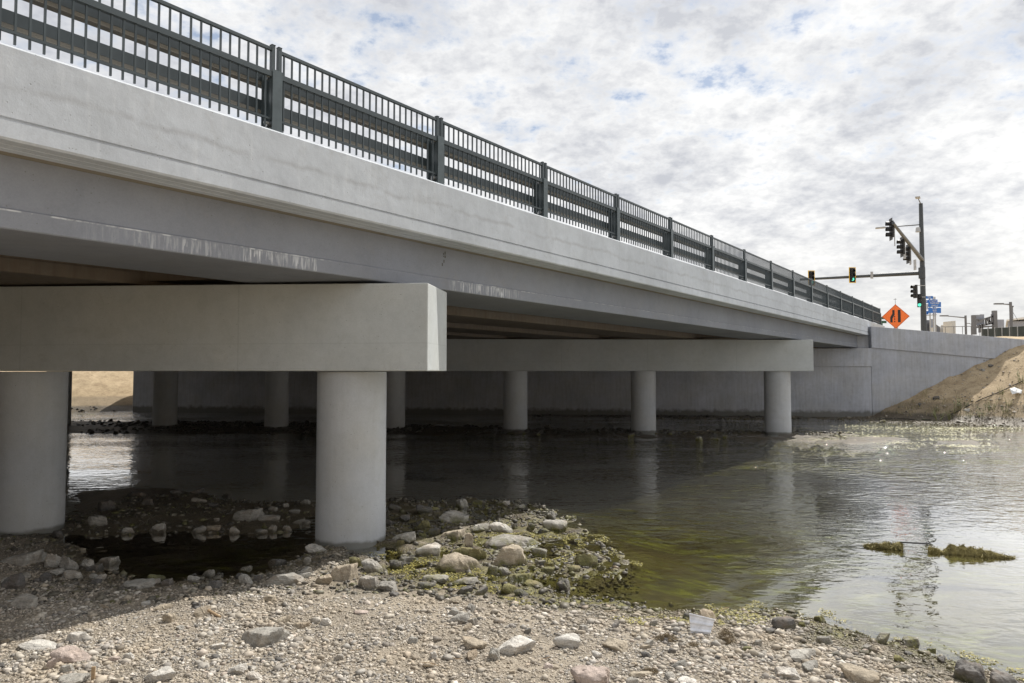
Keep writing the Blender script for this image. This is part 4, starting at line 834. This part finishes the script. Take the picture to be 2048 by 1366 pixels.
# fibre logs caught in the stream, with the line between them
a0, a1 = ptz(1738, 1092), ptz(1806, 1096); b0, b1 = ptz(1862, 1100), ptz(2022, 1116)
def drift(name, A, B, r0, r1, h, seed, label):
    rgl = random.Random(seed); A = Vector(A); B = Vector(B); n = 26; b = MB(); d = (B - A).normalized(); s = Vector((-d.y, d.x, 0))
    rings = []
    for i in range(n + 1):
        f = i / n; c = A.lerp(B, f); r = (r0 + (r1 - r0) * f) * (0.85 + 0.3 * rgl.random()); hh = h(f) * (0.8 + 0.4 * rgl.random()); r *= min(1, 0.25 + f * 8, 0.25 + (1 - f) * 8)
        rings.append([c + s * math.cos(t * 6.283 / 10) * r + Vector((0, 0, max(-0.03, math.sin(t * 6.283 / 10)) * hh)) for t in range(10)])
    vs = [tuple(q) for r in rings for q in r]; fs = [(i*10+j, i*10+(j+1) % 10, (i+1)*10+(j+1) % 10, (i+1)*10+j) for i in range(n) for j in range(10)] + [tuple(range(10)), tuple(range(n*10, n*10+10))]
    b.add(vs, fs)
    for _ in range(2200):
        i = rgl.randrange(n); j = rgl.randrange(10); p = Vector(rings[i][j]).lerp(Vector(rings[i+1][j]), rgl.random())
        q = p + Vector((rgl.gauss(0, .035), rgl.gauss(0, .03), rgl.uniform(-.05, .028))); w = Vector((rgl.gauss(0, 1), rgl.gauss(0, 1), 0)).normalized() * 0.004
        b.add([p - w, p + w, q + w, q - w], [(0, 1, 2, 3)])
    return tag(b.build(name, mat_drift), label, 'drift weed')
mat_drift = simple('waterlogged_olive_fibre', (0.21, 0.18, 0.07), 0.9, var=0.45, scale=14, bump=0.6)
drift('weed_drift', ptz(1728, 1093), ptz(1806, 1098), 0.03, 0.09, lambda f: (0.02 + 0.075 * f ** 0.6) * (1 if f < 0.93 else 0.75), 3, 'shorter left clump of olive weed caught on the line across the stream')
drift('weed_drift', ptz(1856, 1104), ptz(2030, 1117), 0.05, 0.04, lambda f: (0.09 * (0.35 + 0.65 * abs(math.cos(f * 9))) if f < 0.2 else (0.125 if f < 0.5 else 0.125 * (1 - (f - 0.5) / 0.52) ** 0.8)), 4, 'longer right clump of olive weed caught on the line across the stream')
m = MB(); A = ptz(1800, 1098) + Vector((0, 0, 0.10)); B = ptz(1862, 1106) + Vector((0, 0, 0.13)); m.cyl(A, B, 0.011, n=6)
tag(m.build('cable', M['black']), 'thin dark line stretched between the two weed clumps in the stream', 'cable')
# sticks
p = P0(186, 1362); m = MB(); m.box(-0.014, 0.014, -0.008, 0.008, -0.05, 0.115); o = m.build('wooden_stake', M['wood'], bevel=0.002); o.location = p; o.rotation_euler = (0.05, 0.03, 0.2); tag(o, 'short weathered wooden stake standing in the gravel at lower left', 'stake')
p = P0(430, 1232); m = MB(); m.cyl((-0.09, 0.05, 0.04), (0.08, -0.06, 0.012), 0.016, 0.012, n=7); o = m.build('stick', M['wood']); o.location = p; tag(o, 'short broken stick leaning beside the pale tan stone', 'stick')
rs = random.Random(4)
for (px, py) in ((905,1320),(700,1305),(1080,1325),(1440,1225),(1290,1255),(840,1330),(1210,1225)):
    p = P0(px, py); m = MB(); a = rs.uniform(-0.6, 0.6); l = rs.uniform(0.08, 0.22); prev = Vector((0, 0, 0.02))
    for k in range(5):
        nx_ = prev + Vector((math.cos(a) * l / 5, math.sin(a) * l / 5, rs.uniform(-0.006, 0.008))); m.cyl(prev, nx_, 0.0035, 0.003, n=5, cap=False); prev = nx_; a += rs.uniform(-.4, .4)
    o = m.build('twig', M['wood']); o.location = p; tag(o, 'thin dry twig lying on the front gravel', 'twig', 'twigs on the gravel')

# ---------------------------------------------------------------- weeds on the embankment
def weed(px, py, Y, s, seed, label):
    r = random.Random(seed); p = pt(px, py, Y); p.z = on_bank(p.x, p.y)
    e = empty('weed', tuple(p), 0, label=label, cat='plant', group='weeds on the embankment')
    st_, lf = MB(), MB()
    for _ in range(int(9 + 5 * s)):
        a = r.uniform(0, 6.28); h = s * r.uniform(0.35, 1.0); b = Vector((math.cos(a) * 0.12 * s, math.sin(a) * 0.12 * s, 0)); tip = b * r.uniform(1.5, 4) + Vector((0, 0, h))
        st_.cyl(b, tip, 0.006, 0.003, n=5, cap=False)
        for k in range(9):
            f = r.uniform(0.25, 1); q = b.lerp(tip, f); d = Vector((r.gauss(0, 1), r.gauss(0, 1), r.uniform(0, .8))).normalized() * 0.09 * s; w = d.cross(Vector((0, 0, 1))).normalized() * 0.022 * s
            lf.add([q, q + d * .5 + w, q + d, q + d * .5 - w], [(0, 1, 2, 3)])
    st_.build('stem', M['stem'], e); lf.build('leaves', M['leaf'], e)
for i, (px, py, Y, s, lab) in enumerate([(1877,823,36.6,0.8,'weed clump in shade farthest left on the embankment'),(1900,818,36.7,0.6,'small shaded weed second from the left on the embankment'),(1922,806,37.0,0.95,'tallest pale green weed at the edge of the wing wall shadow'),
        (1911,812,36.9,0.55,'low weed between the shaded ones and the tallest weed'),(1937,822,36.1,0.6,'small weed below the sunlit sand edge'),(1964,826,35.7,0.75,'bushy weed in the middle of the rough dark soil'),(1983,820,35.8,0.8,'upright weed right of the bushy one on dark soil'),
        (2010,830,35.3,0.55,'low weed near the right picture edge on dark soil'),(2018,818,35.6,0.5,'thin sprig beside the white scrap at the right edge'),(2003,800,36.3,0.45,'small weed rooted in the sunlit sandy slope'),(2044,796,36.3,0.8,'weed cut by the right picture edge'),(1873,800,37.6,0.4,'tiny weed high on the shaded slope')]):
    weed(px, py, Y, s, 50 + i, lab)
p = pt(2037, 812, 35.8); p.z = on_bank(p.x, p.y)
m = MB(); m.add([(-.3, 0, .02), (-.1, -.1, .10), (.18, -.05, .05), (.3, .1, .22), (.05, .3, .38), (-.25, .25, .30)], [(0, 1, 5), (1, 2, 3), (1, 3, 4), (1, 4, 5)])
o = m.build('plastic_sheet', M['white']); o.location = p; tag(o, 'crumpled white plastic sheet on the embankment at the right picture edge', 'litter')
m = MB(); pts = [(1758,843,38.3),(1800,826,38.0),(1840,818,37.5),(1880,812,37.1),(1920,806,36.9),(1960,802,36.7),(2000,800,36.5),(2048,795,36.4)]
prev = None
for (px, py, Y) in pts:
    q = pt(px, py, Y); q.z = on_bank(q.x, q.y) + 0.03
    if prev is not None: m.bar(prev, q, 0.03, 0.035)
    prev = q
tag(m.build('erosion_sock', M['black']), 'dark erosion control edging running along the foot of the sandy slope', 'erosion edging')

# ---------------------------------------------------------------- traffic signals beyond the bridge
def text_obj(txt, size, mat, parent, loc, rot=(R(90), 0, 0), name='lettering', sx=1.0, ext=0.004):
    cu = bpy.data.curves.new(name, 'FONT'); cu.body = txt; cu.size = size; cu.align_x = 'CENTER'; cu.align_y = 'CENTER'; cu.extrude = ext
    tmp = bpy.data.objects.new('tmp', cu); C.objects.link(tmp)
    me = bpy.data.meshes.new_from_object(tmp.evaluated_get(bpy.context.evaluated_depsgraph_get())); bpy.data.objects.remove(tmp)
    me.materials.clear(); me.materials.append(mat); o = bpy.data.objects.new(name, me); C.objects.link(o)
    o.location = loc; o.rotation_euler = rot; o.scale = (sx, 1, 1)
    if parent: o.parent = parent
    return o
YP = 58.0
base = pt(1848, 668, YP); base.z = 4.9; top = pt(1841.5, 407, YP)
sp = empty('traffic_signal_pole', tuple(base), 0, label='tall dark traffic signal pole with two long mast arms beyond the wing wall', cat='traffic signal')
def rel(p): return Vector(p) - base
ax_, ay_ = base.x, base.y
m = MB(); m.cyl((0, 0, 0), (0, 0, top.z - base.z), 0.235, 0.15, n=16); m.cyl((0, 0, 0), (0, 0, .1), .42, n=16)
m.build('pole', M['dark_paint'], sp, smooth=True)
armA0 = Vector((0, 0, pt(1846, 546, YP).z - base.z)); armA1 = rel(pt(1600, 559, 62.5))
m = MB(); m.cyl(armA0, armA1, 0.17, 0.10, n=12); m.cyl(armA0 + Vector((-.05, 0, -.45)), armA0 + Vector((-.05, 0, .45)), .26, n=12); mA = m.build('mast_arm', M['dark_paint'], sp, smooth=True)
armB0 = Vector((0, 0, pt(1847, 520, YP).z - base.z)); armB1 = rel(pt(1786, 446, 44.5))
m = MB(); m.cyl(armB0, armB1, 0.17, 0.09, n=12); mB = m.build('mast_arm', M['dark_paint'], sp, smooth=True)
# luminaires
def lum(p0, p1, parent):
    m = MB(); m.cyl(p0, p1, 0.05, 0.035, n=8); a = m.build('lamp_arm', M['dark_paint'], parent)
    d = (Vector(p1) - Vector(p0)).normalized(); q = Vector(p1); m = MB(); m.bar(q - d * .1, q + d * .65, .34, .12); m.build('lamp_head', M['galv'], a, bevel=0.03)
z_l = pt(1839, 449, YP).z - base.z
lum((0, 0, z_l), rel(pt(1768, 455, 59)), sp)
lum((0, 0, top.z - base.z - .05), rel(pt(1836, 396, 55)), sp)
m = MB(); m.cyl(rel(pt(1836, 458, 57.8)) + Vector((0,0,.12)), rel(pt(1836, 458, 57.8)) - Vector((0,0,.25)), .16, .2, n=12); m.build('camera_dome', M['galv'], sp)
def signal(parent, loc, rz, sect=3, lit=True, border=True, gh=1.07):
    """signal head hung vertically; lenses face local -Y"""
    e = empty('signal_head', loc, rz); e.parent = parent
    h = 0.36 * sect
    m = MB(); m.box(-.17, .17, 0, .16, -h/2, h/2)
    for k in range(sect):
        z = h/2 - .18 - .36*k
        n = 12; vs = []; fs = []
        for r, y in ((.15, 0), (.15, -.26), (.135, -.26), (.135, 0)):
            for i in range(n + 1): a = R(-40) + R(260) * i / n; vs.append((r*math.cos(a), y, z + r*math.sin(a)))
        for q in range(3):
            for i in range(n): fs.append((q*(n+1)+i, q*(n+1)+i+1, (q+1)*(n+1)+i+1, (q+1)*(n+1)+i))
        m.add(vs, fs)
    m.build('housing', M['black'], e)
    if border:
        m = MB(); w, hh = .30, h/2 + .14
        m.box(-w + .055, w - .055, .03, .035, -hh + .055, hh - .055); m.build('backplate', M['black'], e)
        m = MB()
        for (x0, x1, z0_, z1_) in ((-w, w, hh - .05, hh), (-w, w, -hh, -hh + .05), (-w, -w + .05, -hh + .051, hh - .051), (w - .05, w, -hh + .051, hh - .051)): m.box(x0, x1, .024, .036, z0_, z1_)
        m.build('border', M['yellow'], e)
    for k in range(sect):
        z = h/2 - .18 - .36*k; m = MB(); m.cyl((0, -.012, z), (0, -.002, z), .132, n=16); m.build('lens', M['green_lens'] if (lit and k == sect - 1) else M['dark_lens'], e)
    return e
for px, Y in ((1702, 60.4), (1620.5, 62)):
    p = rel(pt(px, 551 if px > 1650 else 557, Y)); p.y -= .28; signal(mA, tuple(p), 0.02)
m = MB(); q = rel(pt(1741, 551, 59.8)); m.box(q.x - .11, q.x + .11, q.y - .24, q.y - .2, q.z - .3, q.z + .3); m.build('small_sign', M['galv'], mA)
for f, off, sc in ((0.93, 0, 1), (0.62, 0, 1), (0.42, 0, 1)):
    p = armB0.lerp(armB1, f); 
    s_ = signal(mB, (p.x - .35, p.y, p.z - (.2 if f > .9 else .55)), R(-100), lit=False, border=False)
    m = MB(); m.box(-.30, .30, .03, .036, -.72, .72); m.build('backplate', M['black'], s_)
    m = MB(); m.cyl((p.x - .08, p.y, p.z + .3), (p.x - .08, p.y, p.z - 1.3), .03, n=6); m.build('hanger', M['galv'], mB)
for f, w in ((0.52, .16), (0.32, .1), (0.14, .18)):
    p = armB0.lerp(armB1, f); m = MB(); m.box(p.x - .35, p.x - .35 + .02, p.y - w, p.y + w, p.z - 1.15, p.z - .3); m.build('hanging_sign', M['galv'], mB)
p = rel(pt(1829, 583, 57)); signal(sp, tuple(p), R(-82), lit=False, border=False)
p = rel(pt(1839, 601, 57.2)); signal(sp, tuple(p), R(-35), lit=True, border=False)
m = MB()
for py in (571, 594): a = pt(1832, py, 57.2); b = pt(1850, py, 57.7); m.bar(rel(a), rel(b), .05, .05)
m.build('bracket', M['galv'], sp)

# orange lane sign
pb = pt(1792, 660, 47.5); pb.z = 4.85
rsn = empty('road_work_sign', tuple(pb), R(-22), label='orange diamond lane ends sign standing behind the wing wall', cat='road sign')
zc_ = pt(1792, 633, 47.5).z - pb.z; hd = 0.84
def diamond(b, r, y, t): b.add([(0, y, zc_ - r), (r, y, zc_), (0, y, zc_ + r), (-r, y, zc_), (0, y + t, zc_ - r), (r, y + t, zc_), (0, y + t, zc_ + r), (-r, y + t, zc_)], [(0,1,2,3),(7,6,5,4),(0,4,5,1),(1,5,6,2),(2,6,7,3),(3,7,4,0)])
m = MB(); diamond(m, hd, 0, .006); m.build('panel', M['orange'], rsn)
m = MB()
for r0_, r1_ in ((hd * .965, hd * .94),):
    for i in range(4):
        c4 = [(0, -1), (1, 0), (0, 1), (-1, 0)]; a = c4[i]; b = c4[(i+1) % 4]
        m.add([(a[0]*r0_, -.003, zc_ + a[1]*r0_), (b[0]*r0_, -.003, zc_ + b[1]*r0_), (b[0]*r1_, -.003, zc_ + b[1]*r1_), (a[0]*r1_, -.003, zc_ + a[1]*r1_)], [(0, 1, 2, 3)])
m.build('border', M['black'], rsn)
m = MB()
def poly(pts_): m.add([(x, -.004, zc_ + z) for x, z in pts_] + [(x, -.001, zc_ + z) for x, z in pts_], [tuple(range(len(pts_))), tuple(range(len(pts_), 2*len(pts_)))[::-1]])
poly([(.13, -.40), (.30, -.40), (.30, .45), (.13, .45)])
poly([(-.33, -.40), (-.19, -.40), (-.19, -.12), (-.06, .12), (-.06, .45), (-.20, .45), (-.20, .20), (-.33, -.04)])
for z in (-.38, -.22, -.06): poly([(-.10, z), (-.03, z), (-.03, z + .09), (-.10, z + .09)])
m.build('symbol', M['black'], rsn)
m = MB(); m.box(-.03, .03, .01, .05, 0, zc_ + hd); m.bar((-.5, .03, .02), (.5, .03, .02), .05, .05); m.box(-.13, .13, .01, .08, .05, zc_ - hd + .1); m.build('stand', M['galv'], rsn)
m = MB(); m.cyl((0, .03, zc_ + hd), (0, .03, zc_ + hd + .42), .012, n=6); m.bar((-.1, .03, zc_ + hd + .34), (.1, .03, zc_ + hd + .34), .02, .02); m.build('flag_holder', M['dark_paint'], rsn)
# small dark green plates beside it
for px, py, w, lab in ((1763, 636, .3, 'upper small dark plate between the railing end and the orange sign'), (1765, 644, .3, 'lower small dark green plate between the railing end and the orange sign')):
    p = pt(px, py, 52); m = MB(); m.box(-w, w, 0, .03, -.09, .09); m.box(-.03, .03, .035, .09, -(p.z - 4.8), .09); o = m.build('street_name_plate', M['green_sign']); o.location = p; tag(o, lab, 'sign')

# blue guide signs
YB = 76.0
gb = pt(1868, 664, YB); gb.z = 4.9
gs = empty('guide_sign', tuple(gb), 0, label='cluster of blue guide sign panels on posts right of the signal pole', cat='road sign')
def panel(x0, y0, x1, y1, lines, dy=0.0, col='blue_sign', txts=None):
    a = pt(x0, y1, YB + dy) - gb; b = pt(x1, y0, YB + dy) - gb
    mm = MB(); mm.box(a.x, b.x, a.y, a.y + .04, a.z, b.z); o = mm.build('sign_panel', M[col], gs)
    n = len(lines)
    for i, tx in enumerate(lines):
        h = (b.z - a.z) / n; z = b.z - h * (i + .5); w = (b.x - a.x)
        text_obj(tx, h * .86, M['white'], o, ((a.x + b.x)/2, a.y - .012, z), sx=min(1.0, 0.88 * w / (0.62 * h * .86 * max(1, len(tx)))))
panel(1850, 592, 1866, 597.5, ['TO']); panel(1850, 600, 1857, 606, ['E'], .1); panel(1857, 599, 1875, 607, ['E-SANTE'], .1); panel(1857, 604, 1882, 614, ['PLEASE RIDE', 'SAFELY'], -.1); panel(1857, 615.5, 1882, 626, ['A WEST', 'BOWL', 'TRAIL'], -.1)
panel(1850, 608, 1856.5, 619, [''], .1, 'white'); panel(1850, 622, 1857, 629, [''], .1)
m = MB()
for px in (1860, 1867, 1870.5):
    a = pt(px, 630, YB + .2) - gb; m.cyl((a.x, a.y, 0), (a.x, a.y, a.z + 2), .07, n=6)
a = pt(1850, 631, YB + .3) - gb; b = pt(1873, 629, YB + .3) - gb; m.cyl(a, b, .06, n=6); m.build('sign_post', M['galv'], gs)

# distant street lamps
def lamp(px, ytop, Y, arm_px, arm_y, wpx, label):
    t_ = pt(px, ytop, Y); e = empty('street_lamp', (t_.x, t_.y, 4.7), 0, label=label, cat='street lamp', group='distant street lamps')
    r = wpx / 2 * Y / F; m = MB(); m.cyl((0, 0, 0), (0, 0, t_.z - 4.7), r * 1.1, r, n=10); m.build('pole', M['dark_wall'], e, smooth=True)
    q = pt(arm_px, arm_y, Y); z = t_.z - 4.7
    m = MB(); m.cyl((0, 0, z - .3), (q.x - t_.x, 0, q.z - 4.7), .09, .06, n=6); m.build('lamp_arm', M['dark_wall'], e)
    m = MB(); m.box(q.x - t_.x - .9, q.x - t_.x + .1, -.2, .2, q.z - 4.75, q.z - 4.6); m.build('lamp_head', M['dark_wall'], e)
lamp(1931, 631, 95, 1894, 632, 4, 'distant street lamp with long level arm left of the pale tower')
lamp(2021, 604, 85, 2004, 608, 5, 'nearer distant street lamp with short arm above the blue roofed building')
lamp(1943, 646, 170, 1938, 647, 1.6, 'tiny far street lamp between the lamp with the long arm and the gantry')
# far small traffic signal
p = pt(1937, 668, 110); p.z = 4.8
e = empty('traffic_signal', tuple(p), 0, label='tiny distant traffic signal post left of the gantry column', cat='traffic signal')
m = MB(); m.cyl((0, 0, 0), (0, 0, 2.4), .09, n=8); m.bar((0, 0, .9), (3.4, 0, 1.0), .12, .12); m.build('pole', M['dark_paint'], e)
m = MB(); m.box(-.6, -.2, -.1, .2, .1, 1.5); m.build('signal_head', M['black'], e)
# gantry
YG = 100.0
g0 = pt(1950, 670, YG); g0.z = 4.7
gt = empty('sign_gantry', tuple(g0), 0, label='grey steel gantry frame with sign backs between two square columns', cat='gantry')
def gbx(mb, x0, y0, x1, y1, d0=0, d1=.5):
    a = pt(x0, y1, YG) - g0; b = pt(x1, y0, YG) - g0; mb.box(a.x, b.x, d0, d1, a.z, b.z)
m = MB(); gbx(m, 1947.5, 630, 1952.5, 669); m.build('column', M['dark_wall'], gt)
m = MB(); gbx(m, 1989, 621, 1994.5, 669); m.build('column', M['dark_wall'], gt)
m = MB(); gbx(m, 1959, 629, 1966, 650, .6, .7); m.build('sign_back', M['grey_wall'], gt)
m = MB(); gbx(m, 1966.6, 628, 1974, 648, .6, .7); m.build('sign_back', M['grey_wall'], gt)
m = MB()
def gl(x0, y0, x1, y1, w=.22): m.bar(pt(x0, y0, YG) - g0 + Vector((0, .3, 0)), pt(x1, y1, YG) - g0 + Vector((0, .3, 0)), w, w, up=(0, 1, 0))
gl(1952, 639, 1960, 639); gl(1960, 641, 1989, 632); gl(1958, 652, 1990, 646); gl(1975, 637, 1975, 650); gl(1981, 635, 1981, 648); gl(1987, 628, 1987, 647); gl(1967, 648, 1967, 664); gl(1975, 637, 1987, 647); gl(1952, 655, 1990, 652); gl(1962, 650, 1962, 665)
m.build('truss', M['dark_wall'], gt)
# buildings
def bld(name, boxes, label, cat='building'):
    Y0 = boxes[0][4]; b0 = pt(boxes[0][0], boxes[0][3], Y0); b0.z = 4.6
    e = empty(name, tuple(b0), 0, label=label, cat=cat)
    for (x0, y0, x1, y1, Y, dep, mt, nm) in boxes:
        a = pt(x0, y1, Y) - b0; b = pt(x1, y0, Y) - b0; mm = MB(); k = (a.x + b0.x) / (a.y + b0.y) * dep; za = min(a.z, 0) if nm == 'wall' else a.z
        mm.add([(a.x,a.y,za),(b.x,a.y,za),(b.x+k,a.y+dep,za),(a.x+k,a.y+dep,za),(a.x,a.y,b.z),(b.x,a.y,b.z),(b.x+k,a.y+dep,b.z),(a.x+k,a.y+dep,b.z)],
              [(0,3,2,1),(4,5,6,7),(0,1,5,4),(1,2,6,5),(2,3,7,6),(3,0,4,7)]); mm.build(nm, M[mt], e)
    return e
bld('building', [(1853, 640, 1860, 668, 150, 12, 'dark_wall', 'wall')], 'dark narrow building just right of the signal pole')
bld('building', [(1860, 638, 1868, 668, 140, 10, 'grey_wall', 'wall'), (1861, 655, 1868, 668, 139.5, .4, 'light_wall', 'annex')], 'grey block behind the blue sign posts')
e = bld('building', [(1880, 655, 1893, 668, 160, 12, 'light_wall', 'wall'), (1882, 650, 1888, 655, 160, 5, 'light_wall', 'roof_box')], 'low pale building with louvred front left of the curved tower')
m = MB()
for y in (658, 660.5, 663, 665.5):
    a = pt(1881, y, 159.9) - Vector(e.location); b = pt(1892, y, 159.9) - Vector(e.location); m.box(a.x, b.x, a.y - .05, a.y, a.z, a.z + .08)
m.build('louvre', M['grey_wall'], e)
# sloping dark roof
p0_ = pt(1871, 669, 155); m = MB(); q = [pt(1871, 648, 155) - p0_, pt(1880, 654, 155) - p0_, pt(1880, 669, 155) - p0_, pt(1871, 669, 155) - p0_]
m.add([tuple(v) for v in q] + [tuple(v + Vector((8.6, 14, 0))) for v in q], [(0,1,2,3),(7,6,5,4),(0,4,5,1),(1,5,6,2),(2,6,7,3),(3,7,4,0)])
o = m.build('building', M['dark_wall']); o.location = p0_; tag(o, 'dark building with sloping roof behind the blue sign posts', 'building')
# curved tower
p0_ = pt(1906, 669, 120); p0_.z = 4.6
m = MB(); n = 20; rad = 0.95
top_l = pt(1896, 643, 120).z - 4.6; top_r = pt(1917, 641, 120).z - 4.6; cxr = (pt(1917, 641, 120).x - pt(1895.5, 641, 120).x) / 2
vs = []
for k, fl_ in enumerate((0.92, 0.97, 1.0)):
    for i in range(n):
        a = 2*math.pi*i/n; z = (top_l + (top_r - top_l) * (math.cos(a) * .5 + .5)) * (0, .5, 1)[k]; vs.append((cxr * fl_ * math.cos(a), cxr * fl_ * math.sin(a) + cxr, z))
fs = [(k*n+i, k*n+(i+1) % n, (k+1)*n+(i+1) % n, (k+1)*n+i) for k in range(2) for i in range(n)] + [tuple(range(2*n, 3*n))]
m.add(vs, fs); o = m.build('storage_tower', M['light_wall'], smooth=True); o.location = p0_; tag(o, 'pale flared cylindrical tower left of the distant street lamp', 'tower')
e = bld('building', [(1994.5, 639, 2008, 669, 130, 14, 'grey_wall', 'wall')], 'small blue grey building right of the gantry')
e = bld('building', [(2016, 642.5, 2070, 669, 105, 14, 'grey_wall', 'wall')], 'blue grey building with white roof edge at the right picture edge')
b0 = Vector(e.location)
a = pt(2013, 642, 104.4) - b0; b = pt(2072, 635, 104.4) - b0
m = MB(); m.add([(a.x, a.y, a.z), (b.x, b.y, b.z), (b.x, b.y, b.z + .35), (a.x, a.y, a.z + .2), (a.x + 10.4, a.y + 15, a.z), (b.x + 10.4, b.y + 15, b.z), (b.x + 10.4, b.y + 15, b.z + .35), (a.x + 10.4, a.y + 15, a.z + .2)], [(0,1,2,3),(7,6,5,4),(0,4,5,1),(1,5,6,2),(2,6,7,3),(3,7,4,0)])
m.build('roof', M['white'], e)
# antenna mast
p = pt(2026, 640, 104); m = MB(); m.cyl((0, 0, 0), (0, 0, pt(2026, 613, 104).z - p.z), .05, n=5); m.cyl((0, 0, 1.2), (.7, 0, 0), .03, n=5); m.cyl((0,0,pt(2026, 613, 104).z - p.z - .1), (0,0,pt(2026, 613, 104).z - p.z + .1), .14, n=8)
o = m.build('antenna_mast', M['dark_wall']); o.location = p; tag(o, 'thin guyed antenna mast on the white roofed building', 'antenna')
# screened fence
f0 = pt(1964, 668, 66); f0.z = 4.75
fe = empty('screened_fence', tuple(f0), 0, label='dark green mesh screened fence along the top of the far bank at right', cat='fence')
fa = pt(1964, 658, 66) - f0; fb = pt(2110, 648, 52) - f0
m = MB(); npan = 9
for k in range(npan):
    a = fa.lerp(fb, k/npan); b = fa.lerp(fb, (k+1)/npan - .004); bulge = Vector((.05, -.12, 0)) * ((k % 2) * 2 - 1)
    c = (a + b) / 2 + bulge
    for (u, w_) in ((a, c), (c, b)): m.add([(u.x, u.y, -.6), (w_.x, w_.y, -.6), (w_.x, w_.y, w_.z + random.uniform(-.05, .03)), (u.x, u.y, u.z), (u.x, u.y + .03, -.6), (w_.x, w_.y + .03, -.6), (w_.x, w_.y + .03, w_.z), (u.x, u.y + .03, u.z)], [(0,1,2,3),(7,6,5,4),(0,4,5,1),(3,2,6,7)])
m.build('screen', M['screen'], fe)
for k in range(npan + 1):
    a = fa.lerp(fb, k/npan); m = MB(); m.cyl((a.x, a.y + .09, -.6), (a.x, a.y + .09, a.z + .08), .035, n=6); m.build('fence_post', M['galv'], fe)
# rail line of a far bridge railing
m = MB(); a = pt(1874, 654, 88); b = pt(1995, 651.5, 88); m.bar(a, b, .07, .07)
for k in range(8): q = a.lerp(b, k/7); m.bar((q.x, q.y + .1, q.z), (q.x, q.y + .1, 4.6), .05, .05, up=(0, 1, 0))
tag(m.build('far_handrail', M['dark_wall']), 'thin distant handrail between the blue signs and the gantry', 'handrail')
